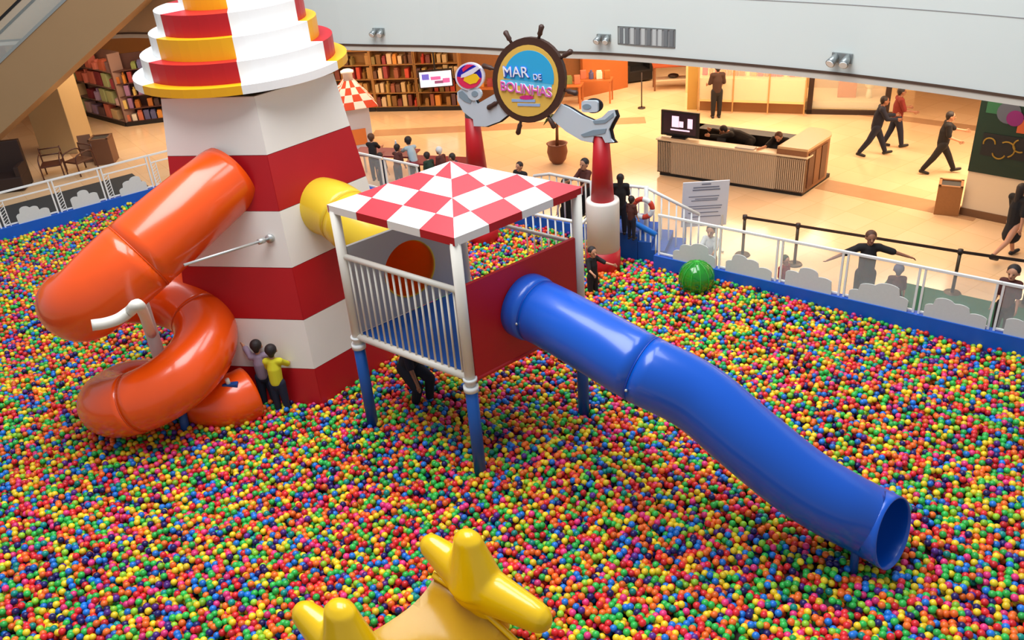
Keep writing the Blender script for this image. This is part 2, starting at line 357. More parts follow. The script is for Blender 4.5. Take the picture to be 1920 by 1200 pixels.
for r_, z0, z1, nm in levels:
    for k in range(6):
        bm = bmesh.new(); a0 = TA + k * PI / 3 - .09; n = 8; top = []; bot = []
        for j in range(n + 1):
            a_ = a0 + PI / 3 * j / n; top.append(Vector((r_ * math.cos(a_), r_ * math.sin(a_), z0)))
        prism(bm, [Vector((0, 0, z0))] + top, Vector((0, 0, z1 - z0)))
        colr = secm[nm][0 if (k % 2 == 1) else 1]
        link('tier_segment', bm, colr, t)
# steel rod bracing the orange slide to the tower
# ------------------------------------------------------------------ orange spiral slide
def helix(phi, P=(-5.672, 11.945, .84, 2.742, 1.8)):
    a = math.radians(phi); return Vector((P[0] + P[2] * math.cos(a), P[1] + P[2] * math.sin(a), P[3] - P[4] * (-180 - phi) / 360))
orange = t = thing('spiral_tube_slide', 'glossy orange spiral tube slide winding down the left side of the striped tower', 'slide', (-5.67, 11.945, 0))
off = Vector((5.67, -11.945, 0))
ctrl = [Vector((-4.1, 12.75, 4.22)), Vector((-4.5, 12.25, 4.02)), Vector((-5.05, 11.72, 3.70)), Vector((-5.58, 11.33, 3.37)), ]
ctrl += [helix(p) for p in range(-115, -541, -25)]
e0 = ctrl[-1]; ctrl += [Vector((-6.32, 12.25, .90)), Vector((-5.95, 12.32, .86)), Vector((-5.45, 12.1, .84)), Vector((-5.0, 11.86, .82)), Vector((-4.62, 11.8, .80)), Vector((-4.36, 11.98, .80))]
path = [p + off for p in catmull(ctrl, 5)]
cuts = [0, 12, 34, 62, 88, len(path) - 1]
np_ = len(path); rads = []
for i in range(np_):
    k = i / 5; rads.append(.52 + .05 * min(1, k / 2) if k < 3 else (.57 - .09 * min(1, (k - 3) / 3.5) if k < 22.2 else .46))
rads = [sum(rads[max(0, i - 3):i + 4]) / len(rads[max(0, i - 3):i + 4]) for i in range(np_)]
tube_sections(path, rads, 44, .02, cuts, ORANGE, t, mat('orange_seam', rgb(220, 76, 22), .35))
def loc(v): return Vector(v) + off
def front(px, py):
    # nearest point towards the eye that lies just outside the upper tube
    d = ray(px, py); k = 7.0
    while k < 13:
        p = CAM + d * k
        if min((p - (q_ - off)).length for q_ in path[:50]) < .57: return p
        k += .03
    return CAM + d * 11.6
bm = bmesh.new(); a = loc(at(262, 572, 1.9)); b = loc((at(278, 660, 1.2))); a = loc((-5.62, 11.95, 2.6)); b = loc((-5.58, 11.9, .45)); cyl(bm, a, b, .1, seg=18); link('support_post', bm, POSTW, t, True)
bm = bmesh.new(); sweep(bm, catmull([loc((-5.62, 11.95, 2.05)), loc(front(262, 574)), loc(front(243, 584)), loc(front(222, 598)), loc(front(198, 606)), loc(front(172, 610))], 5), .07, 14, closed_ends=True); link('support_arm', bm, POSTW, t, True)
for px, py in ((340, 830), (392, 815)):
    p = at(px, py, .55); bm = bmesh.new(); cyl(bm, loc((p.x, p.y + .25, .4)), loc((p.x, p.y + .35, 1.0)), .07); link('support_leg', bm, POSTB, t, True)
p = at(432, 722, 1.2); bm = bmesh.new(); box(bm, loc(p), (.24, .1, .07), bev=.02); link('blue_bracket', bm, POSTB, t)
bm = bmesh.new(); cyl(bm, loc(p) + Vector((-.02, 0, 0)), loc(p) + Vector((-.03, 0, .12)), .035); link('bolt', bm, POSTW, t, True)
t = thing('steel_brace', 'thin steel rod joining orange slide to the striped tower', 'brace', (0, 0, 0))
n1 = Vector((math.cos(TA - PI / 6), math.sin(TA - PI / 6), 0)); pf = Vector((TX, TY, 0)) + n1 * (TR0 - TK * 3.2) * math.cos(PI / 6)
pb = plane_hit(506, 447, pf, n1); pa = at(345, 498, pb.z - .05); pa = pb + (ray(345, 497) * ((pb - CAM).length * .955) + CAM - pb)
bm = bmesh.new(); cyl(bm, pb, pa, .022); link('rod', bm, METAL, t, True)
bm = bmesh.new(); cyl(bm, pb - n1 * .02, pb + n1 * .03, .07); link('flange', bm, METAL, t, True)
bm = bmesh.new(); dd = (pa - pb).normalized(); cyl(bm, pb + dd * .1, pb + dd * .2, .045); link('clamp', bm, METAL, t, True)

# ------------------------------------------------------------------ play house on posts
HM, HL, HR = Vector((-.62, 9.76, 0)), Vector((-2.29, 11.13, 0)), Vector((1.0, 11.04, 0)); HB = HL + HR - HM; HCN = (HL + HR) / 2
FLZ, EV = 2.2, 4.18
t = house = thing('play_house', 'raised square play house with red and white checkered roof on four posts', 'playhouse', (HCN.x, HCN.y, 0)); off = -HCN
def Z(p, z): return Vector((p.x, p.y, z)) + off
for P in (HM, HL, HR, HB):
    bm = bmesh.new(); cyl(bm, Z(P, 2.06), Z(P, EV), .072, seg=20); po = link('post', bm, POSTW, t, True)
    bm = bmesh.new(); cyl(bm, Z(P, .35), Z(P, 2.06), .086, seg=20); link('post_sleeve', bm, POSTB, po, True)
    bm = bmesh.new(); cyl(bm, Z(P, 2.0), Z(P, 2.08), .105, seg=20); cyl(bm, Z(P, 2.16), Z(P, 2.2), .098, seg=20); link('collar', bm, RAILW, po, True)
bm = bmesh.new(); prism(bm, [Z(HM, FLZ - .06), Z(HR, FLZ - .06), Z(HB, FLZ - .06), Z(HL, FLZ - .06)], Vector((0, 0, .08))); link('deck', bm, BLUEMAT, t)
def edge_rail(P, Q, z, r, name='rail', m=POSTW):
    bm = bmesh.new(); cyl(bm, Z(P, z), Z(Q, z), r, seg=12); return link(name, bm, m, t, True)
edge_rail(HL, HM, 3.5, .042); edge_rail(HL, HM, 2.2, .055, 'bottom_rail')
for k in range(1, 18):
    p = HL.lerp(HM, k / 18); bm = bmesh.new(); cyl(bm, Z(p, 2.22), Z(p, 3.48), .016, seg=8); link('baluster', bm, POSTW, t, True)
edge_rail(HR, HB, 3.45, .03); edge_rail(HR, HB, 2.2, .05, 'bottom_rail'); edge_rail(HL, HB, 2.16, .05, 'bottom_rail'); edge_rail(HM, HR, 2.14, .04, 'bottom_rail', RED)
def panel_with_hole(P, Q, z0, z1, cz, r, m, name, th=.05, cs=.5, n=40):
    d = (Q - P); L = d.length; d.normalize(); w = Vector((-d.y, d.x, 0)); c0 = L * cs
    bm = bmesh.new(); ins = .08
    def sq(a):
        ca, sa = math.cos(a), math.sin(a); k = []
        if ca > 1e-6: k.append((L - ins - c0) / ca)
        if ca < -1e-6: k.append((ins - c0) / ca)
        if sa > 1e-6: k.append((z1 - cz) / sa)
        if sa < -1e-6: k.append((z0 - cz) / sa)
        k = min(k); return c0 + ca * k, cz + sa * k
    angs = sorted(set([2 * PI * j / n for j in range(n)] + [math.atan2(zz - cz, xx - c0) % (2 * PI) for xx in (ins, L - ins) for zz in (z0, z1)]))
    fr = []
    for s_ in (-th / 2, th / 2):
        I = [bm.verts.new(Z(P + d * (c0 + r * math.cos(a)), cz + r * math.sin(a)) + w * s_) for a in angs]
        O = [bm.verts.new(Z(P + d * sq(a)[0], sq(a)[1]) + w * s_) for a in angs]; fr.append((I, O))
    N = len(angs)
    for i in range(N):
        j = (i + 1) % N
        for I, O in fr: bm.faces.new((I[i], O[i], O[j], I[j]))
        bm.faces.new((fr[0][0][i], fr[0][0][j], fr[1][0][j], fr[1][0][i])); bm.faces.new((fr[0][1][i], fr[0][1][j], fr[1][1][j], fr[1][1][i]))
    bmesh.ops.recalc_face_normals(bm, faces=bm.faces); return link(name, bm, m, t)
panel_with_hole(HM, HR, 2.14, 3.56, 2.87, .44, RED, 'red_wall_panel')
panel_with_hole(HL, HB, 2.24, 3.62, 2.93, .44, mat('shaded_white_panel', rgb(186, 184, 182), .5), 'shaded_white_panel')  # white panel coloured grey for the shade under the roof
# roof: four faces of checker tiles
apex = HCN + Vector((0, 0, 4.76)); ov = .1
def oc(P): d = (P - HCN); return HCN + d * (1 + ov / d.length * .9)
corn = [oc(HL), oc(HM), oc(HR), oc(HB)]
def rooftri(A_, B_):
    A3 = Vector((A_.x, A_.y, EV + .09)); B3 = Vector((B_.x, B_.y, EV + .09)); ap = Vector((HCN.x, HCN.y, apex.z))
    nrm = (B3 - A3).cross(ap - A3).normalized()
    def P(u, v): m_ = A3.lerp(B3, .5); base = A3.lerp(B3, u / 4); return base + (ap - m_) * (v / 4) 
    for row in range(4):
        lo, hi = row * .5, (row + 1) * .5
        for col in range(4):
            # clip cell [col,col+1] x [row,row+1] by u >= v/2 and u <= 4 - v/2
            poly = [(col, row), (col + 1, row), (col + 1, row + 1), (col, row + 1)]
            for side in (0, 1):
                f_ = (lambda u, v: u - v / 2) if side == 0 else (lambda u, v: 4 - v / 2 - u)
                new = []
                for i in range(len(poly)):
                    a, b = poly[i], poly[(i + 1) % len(poly)]; fa, fb = f_(*a), f_(*b)
                    if fa >= -1e-9: new.append(a)
                    if (fa > 1e-9 and fb < -1e-9) or (fa < -1e-9 and fb > 1e-9):
                        s_ = fa / (fa - fb); new.append((a[0] + (b[0] - a[0]) * s_, a[1] + (b[1] - a[1]) * s_))
                poly = new
                if len(poly) < 3: break
            ar = abs(sum(poly[i][0] * poly[(i + 1) % len(poly)][1] - poly[(i + 1) % len(poly)][0] * poly[i][1] for i in range(len(poly)))) / 2 if len(poly) > 2 else 0
            if ar < .01: continue
            cu = sum(p[0] for p in poly) / len(poly); cv = sum(p[1] for p in poly) / len(poly)
            pts = [P(cu + (u - cu) * .992, cv + (v - cv) * .992) + off for u, v in poly]
            bm = bmesh.new(); prism(bm, pts, -nrm * .03)
            link('roof_tile', bm, WHITE_TOP if (row + col) % 2 == 0 else REDT, t)
    for col in range(4):
        a = A3.lerp(B3, col / 4 + .001); b = A3.lerp(B3, (col + 1) / 4 - .001); w = Vector((b.y - a.y, a.x - b.x, 0)).normalized()
        bm = bmesh.new(); prism(bm, [a + off, b + off, b + off - Vector((0, 0, .11)), a + off - Vector((0, 0, .11))], -w * .03)
        link('fascia_board', bm, WHITE if col % 2 == 0 else RED, t)
for i in range(4): rooftri(corn[i], corn[(i + 1) % 4])
bm = bmesh.new(); vs = [bm.verts.new(Vector((c.x, c.y, EV + .05)) + off) for c in corn]; ap = bm.verts.new(Vector((HCN.x, HCN.y, apex.z - .05)) + off)
for i in range(4): bm.faces.new((vs[i], vs[(i + 1) % 4], ap))
link('roof_underside', bm, WHITE, t)

# ------------------------------------------------------------------ yellow tube between tower and house
t = thing('connecting_tube', 'yellow crawl tube joining the striped tower to the back of the play house', 'tube', (-2.1, 12.3, 0)); off = Vector((2.1, -12.3, 0))
nt_ = Vector((math.cos(TA + PI / 6), math.sin(TA + PI / 6), 0)); pf2 = Vector((TX, TY, 0)) + nt_ * (TR0 - TK * 3.5) * math.cos(PI / 6)
pstart = plane_hit(608, 388, pf2, nt_)
pe2 = (HL + HB) / 2 + Vector((0, 0, 2.93)); hn = Vector(((HB - HL).y, -(HB - HL).x, 0)).normalized()
pth = catmull([pstart - nt_ * .25, pstart + nt_ * .3 , pstart.lerp(pe2, .45) + Vector((-.02, -.05, .12)), pe2 - hn * .35, pe2 + hn * .03], 6)
pth = [p + off for p in pth]
tube_sections(pth, .45, 40, .02, [0, 9, 16, len(pth) - 1], YTUBE, t, mat('yellow_seam', rgb(214, 168, 20), .4))
bm = bmesh.new(); sweep(bm, pth[13:], .425, 40, th=.006); link('orange_glow_sleeve', bm, mat('orange_glow_sleeve', rgb(255, 176, 60), .5, thin=.75), t, True)  # orange sleeve added to imitate the glow of the backlit yellow tube

# ------------------------------------------------------------------ blue tube slide
t = bslide = thing('straight_tube_slide', 'long glossy blue tube slide running from the play house down into the balls', 'slide', (2.2, 9.3, 0)); off = Vector((-2.2, -9.3, 0))
bctrl = [Vector((.19, 10.4, 2.89)) - Vector((.62, -.785, 0)) * .02, at(1040, 598, 2.85), at(1120, 643, 2.80), at(1205, 692, 2.72), at(1305, 743, 2.46), at(1400, 822, 2.05), at(1490, 895, 1.65), at(1560, 940, 1.38), at(1625, 974, 1.11), at(1676, 1001, 1.08)]
path = [p + off for p in catmull(bctrl, 6)]
n_ = len(path); tube_sections(path, [.455 if i < 3 else .43 for i in range(n_)], 52, .018, [0, 3, 18, n_ - 1], BLUEP, t, mat('blue_seam', rgb(12, 62, 168), .35), slant=.1)
TUBE_END = [p - off for p in path[-16:]]
for (px, py) in ((1600, 1075),):
    p = at(px, py, .5); bm = bmesh.new(); cyl(bm, Vector((p.x, p.y, .4)) + off, Vector((p.x, p.y + .05, 1.0)) + off, .05, seg=14); link('support_leg', bm, POSTB, t, True)
    bm = bmesh.new(); cyl(bm, Vector((p.x, p.y + .02, .93)) + off, Vector((p.x, p.y + .03, 1.0)) + off, .062, seg=14); link('support_collar', bm, METAL, t, True)
for idx in (3, 18):
    p = path[idx]; T_ = (path[idx + 1] - p).normalized(); up = (Vector((0, 0, 1)) - T_ * T_.z).normalized(); sd = T_.cross(up)
    bm = bmesh.new(); ball(bm, p + (sd * math.cos(-.3) + up * math.sin(-.0)) * .45 if idx == 3 else p + sd * .44 - up * .05, .022, 1); link('bolt', bm, METAL, t, True)

# ------------------------------------------------------------------ yellow starfish slide in the foreground
t = star = thing('starfish_slide', 'yellow plastic slide with fat starfish side panels at the bottom edge of the picture', 'slide', (-1.0, 6.6, 0)); off = Vector((1.0, -6.6, 0))
d_ = Vector((.80, -.60, 0)); upv = Vector((0, 0, 1)); sd_ = Vector((-1.25, -.97, 0))
SC = at(893, 1095, 1.38)
def limb(bm, c, dirv, L, r0, r1):
    n = 9; pts = []; rr = []
    for i in range(n + 1):
        s_ = i / n; pts.append(c + dirv * (L * s_)); rr.append(r0 + (r1 - r0) * s_)
    for k in (1, 2, 3):
        a_ = k / 3 * PI / 2; pts.append(c + dirv * (L + r1 * math.sin(a_))); rr.append(max(.012, r1 * math.cos(a_)))
    sweep(bm, pts, rr, 24, closed_ends=True)
def remesh(bm, name, m, parent, vox=.02, it=6, sc=None):
    me = bpy.data.meshes.new('tmp'); bm.to_mesh(me); bm.free(); o = bpy.data.objects.new('tmp', me); C.objects.link(o)
    r = o.modifiers.new('r', 'REMESH'); r.mode = 'VOXEL'; r.voxel_size = vox
    s_ = o.modifiers.new('s', 'SMOOTH'); s_.factor = .5; s_.iterations = it
    dg = bpy.context.evaluated_depsgraph_get(); res = bpy.data.meshes.new_from_object(o.evaluated_get(dg)); res.name = name
    bpy.data.objects.remove(o); bpy.data.meshes.remove(me)
    res.materials.clear(); res.materials.append(m)
    for p in res.polygons: p.use_smooth = True
    ob = bpy.data.objects.new(name, res); C.objects.link(ob)
    if parent: ob.parent = parent
    return ob
def starfish(c, big=1.0):
    bm = bmesh.new()
    for ang, L, r0, r1 in ((94, .56, .36, .19), (156, .62, .31, .17), (-4, .78, .31, .19), (-65, .5, .3, .18), (-125, .5, .28, .18)):
        a_ = math.radians(ang); limb(bm, c, (d_ * math.cos(a_) + upv * math.sin(a_)) , L * big, r0 * big, r1 * big)
    uvs(bm, c, .33 * big, (1, 1, 1))
    o = remesh(bm, 'starfish_side', YPLAS, t, .022, 8)
    # flatten across the panel so it reads as a fat plate
    w = d_.cross(upv).normalized()
    for v in o.data.vertices:
        k = (v.co - c).dot(w); v.co -= w * k * .2
    for v in o.data.vertices: v.co += off
starfish(SC, 1.0); SC2 = SC + sd_ * .97 + Vector((0, 0, .07)); starfish(SC2, 1.05)
# chute between the two sides
bm = bmesh.new(); secs = []
for i in range(15):
    s_ = i / 14; cpt = SC.lerp(SC2, .5) + d_ * (-.45 + 1.55 * s_) + Vector((0, 0, -.28 - .1 * s_ * 2 - .55 * s_ * s_)); row = []
    hw = .62
    wv = sd_.normalized()
    for j in range(13):
        x = -1 + 2 * j / 12; row.append(bm.verts.new(cpt + wv * hw * x + upv * (.2 * abs(x) ** 3) + off))
    secs.append(row)
for i in range(14):
    for j in range(12): bm.faces.new((secs[i][j], secs[i + 1][j], secs[i + 1][j + 1], secs[i][j + 1]))
r = bmesh.ops.solidify(bm, geom=bm.faces[:], thickness=.05); bmesh.ops.recalc_face_normals(bm, faces=bm.faces); link('chute', bm, YPLAS, t, True)
for sgn in (-1, 1):
    pts = []
    for i in range(15):
        s_ = i / 14; pts.append(SC.lerp(SC2, .5) + d_ * (-.45 + 1.55 * s_) + Vector((0, 0, -.28 - .2 * s_ - .55 * s_ * s_ + .25)) + sd_.normalized() * .62 * sgn + off)
    bm = bmesh.new(); sweep(bm, pts, .035, 12, closed_ends=True); link('side_rim', bm, YPLAS, t, True)
# ------------------------------------------------------------------ fence panels with cloud cut-outs
HAZE = mat('fence_film', rgb(235, 240, 238), .2, alpha=.16)
def cloud_poly(w, h, kind):
    base = [(-.5, 0)]
    bumps = {0: [(-.36, .42, .15), (-.14, .72, .2), (.14, .86, .2), (.36, .5, .15)], 1: [(-.38, .5, .13), (-.2, .8, .16), (.06, .7, .16), (.34, .48, .17)], 2: [(-.34, .62, .17), (-.02, .85, .2), (.3, .6, .2)]}[kind % 3]
    out = [(-.5 * w, 0)]; N = 40
    for i in range(N + 1):
        x = -.5 + i / N; y = 0
        for bx, by, br in bumps:
            dx = (x - bx) / br
            if abs(dx) < 1: y = max(y, by - .16 + .16 * math.sqrt(1 - dx * dx) * 1.0 + 0)
        if y == 0: y = .3 * math.sqrt(max(0, 1 - (abs(x) - .42) ** 2 / .0064)) if abs(x) > .42 else .35
        out.append((x * w, max(.02, y * h)))
    out.append((.5 * w, 0)); return out
def fence_panel(a, b, h, label, cloud=None, midrail=False, kind=0, group=None, lattice=False, glass=True):
    d = (b - a); L = d.length; rz = math.atan2(d.y, d.x); t = thing('fence_panel', label, 'fence', a, rz, group)
    for x in (.03, L - .06):
        bm = bmesh.new(); box(bm, (x, 0, h / 2), (.035, .04, h)); link('post', bm, RAILW, t)
    bm = bmesh.new(); box(bm, (L / 2, 0, h), (L, .05, .045), bev=.008); link('top_rail', bm, RAILW, t)
    bm = bmesh.new(); box(bm, (L / 2, 0, .04), (L - .1, .03, .03)); link('bottom_rail', bm, RAILW, t)
    if midrail:
        bm = bmesh.new(); box(bm, (L / 2, 0, h - .2), (L - .1, .03, .03)); link('mid_rail', bm, RAILW, t)
    if lattice:
        for k in range(2):
            bm = bmesh.new(); box(bm, (.03 + .13 * k, .0, (h - .2) / 2), (.02, .03, h - .2)); link('lattice_upright', bm, RAILW, t)
        for k in range(8):
            bm = bmesh.new(); z = .06 + k * (h - .25) / 8; beam(bm, (.04, 0, z), (.16, 0, z + .08), .012, .012); link('lattice_bar', bm, RAILW, t)
    if glass:
        bm = bmesh.new(); box(bm, (L / 2, .0, h / 2), (L - .12, .006, h - .06)); link('glass', bm, HAZE, t)
    if cloud:
        x0, x1, ch = cloud; w = (x1 - x0); bm = bmesh.new()
        prism(bm, [Vector((x0 + w / 2 + p[0], -.05, p[1])) for p in cloud_poly(w, ch, kind)], Vector((0, .02, 0))); link('cloud_board', bm, CLOUD, t)
rp = [(1232, 478), (1346, 502), (1460, 527), (1583, 549), (1722, 581), (1860, 617), (2010, 660)]
cl = [(.28, .97, .52), (.15, .9, .5), (.12, .85, .5), (.1, .88, .52), (.1, .92, .5), (.15, .9, .5)]
lbs = ['white rail fence panel with cloud board behind the big green ball', 'white rail fence panel with cloud board next after the green ball', 'white rail fence panel with cloud board left of the arms-spread onlooker', 'white rail fence panel with cloud board in front of the arms-spread onlooker', 'white rail fence panel with cloud board right of the arms-spread onlooker', 'white rail fence panel cut by the right picture edge']
rw = [wl(*p) for p in rp]; rw = [R0 + dr * (p - R0).dot(dr) for p in rw]
for i in range(6):
    L = (rw[i + 1] - rw[i]).length; fence_panel(rw[i], rw[i + 1], .86, lbs[i], (cl[i][0] * L, cl[i][1] * L, cl[i][2]), kind=i)
lp = [(-100, 0), (8, 427), (112, 396), (205, 375), (292, 350)]
lw = [L0 + dl * (wl(*p) - L0).dot(dl) for p in lp[1:]]; lw = [lw[0] - dl * 1.3] + lw + [lw[-1] + dl * 1.2, lw[-1] + dl * 2.4]
lbl = ['left fence panel with white cloud cut by the left picture edge', 'left fence panel with cloud beside the dark brown seat', 'left fence panel with cloud in front of the tubular chair', 'left fence panel with cloud in front of the brown litter box', 'left fence panel running behind the striped tower', 'fence panel fully behind the striped tower']
for i in range(6):
    L = (lw[i + 1] - lw[i]).length; fence_panel(lw[i], lw[i + 1], .86, lbl[i], (.25 * L, .82 * L, .5) if i < 4 else None, True, i, lattice=True, glass=False)
bb = B0 + db * .6; ld = (B1 - B0).normalized()
for i, lb in enumerate(('back fence panel just right of striped tower under red table', 'back fence panel behind the checkered roof')):
    fence_panel(B0 + ld * (1.25 * i), B0 + ld * (1.25 * i + 1.2), .86, lb, kind=i)

# ------------------------------------------------------------------ entry deck, stairs and railings at the arch
DZ = 1.0
t = thing('entry_deck', 'raised blue entry deck with stairs and white railings under the sign arch', 'deck', (2.3, 17.1, 0)); off = Vector((-2.3, -17.1, 0))
dA, dB = Vector((1.95, 16.95, 0)), Vector((2.75, 16.6, 0)); ddv = (dB - dA).normalized(); dn = Vector((-ddv.y, ddv.x, 0))
bm = bmesh.new(); prism(bm, [p + off for p in (dA, dB, dB + dn * 1.1, dA + dn * 1.1)], Vector((0, 0, DZ))); link('platform', bm, BLUEMAT, t)
sA, sB = Vector((2.76, 16.6, 0)), Vector((3.8, 16.2, 0)); sdv = (sB - sA).normalized(); sn = Vector((-sdv.y, sdv.x, 0))
for k in range(5):
    bm = bmesh.new(); a = sA + sdv * (.28 * k); z = DZ - .17 * (k + 1) + .0
    prism(bm, [p + off for p in (a, a + sdv * .28, a + sdv * .28 + sn * 1.1, a + sn * 1.1)], Vector((0, 0, z))); link('step', bm, BLUEMAT, t)
def railrun(pts, zb, n, m, name='handrail', post=False, r=.035):
    bm = bmesh.new(); sweep(bm, [p + off for p in pts], r, 12, closed_ends=True); link(name, bm, m, t, True)
    L = [(pts[i + 1] - pts[i]).length for i in range(len(pts) - 1)]; tot = sum(L)
    for k in range(n + 1):
        s_ = tot * k / n; i = 0
        while i < len(L) - 1 and s_ > L[i]: s_ -= L[i]; i += 1
        p = pts[i].lerp(pts[i + 1], min(1, s_ / L[i])); z0 = zb(p) if callable(zb) else zb
        bm = bmesh.new(); cyl(bm, Vector((p.x, p.y, z0)) + off, p + off, .018, seg=8); link('baluster', bm, RAILW, t, True)
top = [at(1000, 330, 1.85), at(1030, 326, 1.86), at(1110, 342, 1.80), at(1212, 352, 1.85), at(1311, 402, 1.25)]
railrun(top, lambda p: .86 if p.x < 1.9 else (.9 if p.x < 2.8 else .25), 22, RAILW)
bst = [at(1150, 398, 1.42), at(1190, 418, 1.2), at(1230, 440, 1.02)]
railrun(bst, .5, 8, mat('blue_rail', rgb(20, 120, 215), .35), 'blue_handrail', r=.06)
lowr = [at(985, 398, 1.55), at(1035, 408, 1.55), at(1092, 418, 1.55), at(1112, 398, 1.6)]
railrun(lowr, .6, 10, RAILW)
for px in (1212, 1110):
    p = at(px, 352 if px > 1200 else 342, 1.85); bm = bmesh.new(); cyl(bm, Vector((p.x, p.y, .2)) + off, Vector((p.x, p.y, 1.88)) + off, .05, seg=14); link('newel_post', bm, RAILW, t, True)
t = thing('life_ring', 'red and white life ring hanging on the entry railing post', 'life ring', at(1208, 386, 1.45) + Vector((-.05, -.12, 0)), -.4)
for k in range(8):
    a0 = k * PI / 4; bm = bmesh.new(); sweep(bm, [Vector((.2 * math.cos(a0 + j * PI / 24), 0, .2 * math.sin(a0 + j * PI / 24))) for j in range(7)], .055, 14, closed_ends=True)
    link('ring_segment', bm, mat('ring_red', rgb(205, 60, 36), .5) if k % 2 == 0 or k == 3 else RAILW, t, True)

# ------------------------------------------------------------------ sign arch
AL, AR = Vector((-.5, 18.05, 0)), Vector((1.98, 16.15, 0)); su = (AR - AL).normalized(); sn2 = Vector((su.y, -su.x, 0))   # sn2 faces the camera
t = arch = thing('sign_arch', 'entrance arch sign with ship wheel and grey ribbon on red and white posts', 'sign', ((AL + AR) / 2)); off = -(AL + AR) / 2
def lathe(bm, c, prof, seg=28):
    R = []
    for r_, z in prof: R.append([bm.verts.new(Vector((c.x + r_ * math.cos(2 * PI * k / seg), c.y + r_ * math.sin(2 * PI * k / seg), z)) + off) for k in range(seg)])
    for i in range(len(R) - 1):
        for k in range(seg): bm.faces.new((R[i][k], R[i][(k + 1) % seg], R[i + 1][(k + 1) % seg], R[i + 1][k]))
    bm.faces.new(R[0][::-1]); bm.faces.new(R[-1])
for P in (AL, AR):
    bm = bmesh.new(); lathe(bm, P, [(.235, 1.98), (.15, 3.34)]); link('post_upper', bm, RED, t, True)
    bm = bmesh.new(); lathe(bm, P, [(.335, .96), (.335, 1.98), (.325, 2.02), (.29, 2.03), (.23, 2.02)]); link('post_middle', bm, WHITE, t, True)
    bm = bmesh.new(); lathe(bm, P, [(.345, .35), (.345, .96)]); link('post_lower', bm, RED, t, True)
S0 = AL + sn2 * .16
bm = bmesh.new(); lathe(bm, AL, [(.15, 3.34), (.14, 3.62)]); link('post_cap', bm, mat('teal_grey', rgb(110, 140, 160), .5), t, True)
def sp(px, py, d=0): return plane_hit(px, py, S0, sn2) + sn2 * d + off
def c4(pts): return [(840 + x / 3.53, y / 3.53) for x, y in pts]
def board(name, px, d, th, m, par=None):
    bm = bmesh.new(); prism(bm, [sp(x, y, d) for x, y in px], -sn2 * th); return link(name, bm, m, par or t)
def grow(px, g, dx=0, dy=0):
    cx = sum(p[0] for p in px) / len(px); cy = sum(p[1] for p in px) / len(px); out = []
    n = len(px)
    for i in range(n):
        a, b, c = px[i - 1], px[i], px[(i + 1) % n]; e1 = Vector((b[0] - a[0], b[1] - a[1])).normalized(); e2 = Vector((c[0] - b[0], c[1] - b[1])).normalized()
        nrm = Vector((e1.y + e2.y, -(e1.x + e2.x))); nrm = nrm.normalized() if nrm.length > .1 else Vector((0, 0)); area_ = sum(px[k][0] * px[(k + 1) % n][1] - px[(k + 1) % n][0] * px[k][1] for k in range(n))
        if area_ < 0: nrm = -nrm
        out.append((b[0] + nrm.x * g + dx, b[1] + nrm.y * g + dy))
    return out
RIB = mat('ribbon_grey', rgb(196, 208, 218), .5); RIBD = mat('ribbon_fold', rgb(132, 152, 166), .5)
lr = c4([(60, 610), (90, 585), (130, 600), (160, 640), (190, 690), (320, 615), (362, 672), (415, 745), (340, 805), (250, 838), (170, 835), (165, 790), (100, 740), (62, 665)])
rr_ = c4([(680, 785), (745, 690), (800, 715), (880, 765), (960, 800), (1020, 775), (1060, 735), (1095, 728), (1108, 770), (1080, 820), (1062, 860), (1075, 920), (1096, 942), (1040, 945), (1020, 905), (965, 900), (955, 945), (880, 930), (780, 870)])
board('ribbon', lr, 0, .04, RIB); board('ribbon', rr_, 0, .04, RIB)
board('black_backing', grow(rr_, 1, 4, 2), -.05, .03, BLACK); board('black_backing', grow(lr, 1, 2, 1), -.05, .03, BLACK)
board('ribbon_fold', c4([(70, 610), (95, 600), (160, 660), (150, 685), (110, 670), (75, 640)]), .012, .01, RIBD)
board('ribbon_fold', c4([(960, 800), (1040, 790), (1095, 745), (1098, 770), (1040, 815), (970, 820)]), .012, .01, RIBD)
board('ribbon_fold', c4([(880, 890), (960, 860), (1050, 850), (1040, 880), (965, 898), (900, 905)]), .012, .01, RIBD)
def disc(name, cx, cy, rx, ry, d, th, m, par=None, n=36, a0=0, a1=2 * PI):
    return board(name, [(cx + rx * math.cos(a0 + (a1 - a0) * k / n), cy + ry * math.sin(a0 + (a1 - a0) * k / n)) for k in range(n)], d, th, m, par)
board('ribbon_curl', [(891 + 13 * math.cos(a), 176 + 12 * math.sin(a)) for a in [k * PI / 10 for k in range(20)]], .03, .05, RIB)
disc('curl_eye', 892, 175, 6, 5.5, .04, .01, RIBD)
board('ribbon_curl', [(1107 + 17 * max(-.9, min(.9, 1.15 * math.cos(a))), 199 + 12 * max(-.9, min(.9, 1.15 * math.sin(a)))) for a in [k * PI / 12 for k in range(24)]], .03, .05, RIB)
board('black_backing', [(1111 + 18 * math.cos(a), 199 + 14 * math.sin(a)) for a in [k * PI / 12 for k in range(24)]], -.02, .03, BLACK)
disc('curl_eye', 1102, 199, 8, 5, .04, .01, RIBD)
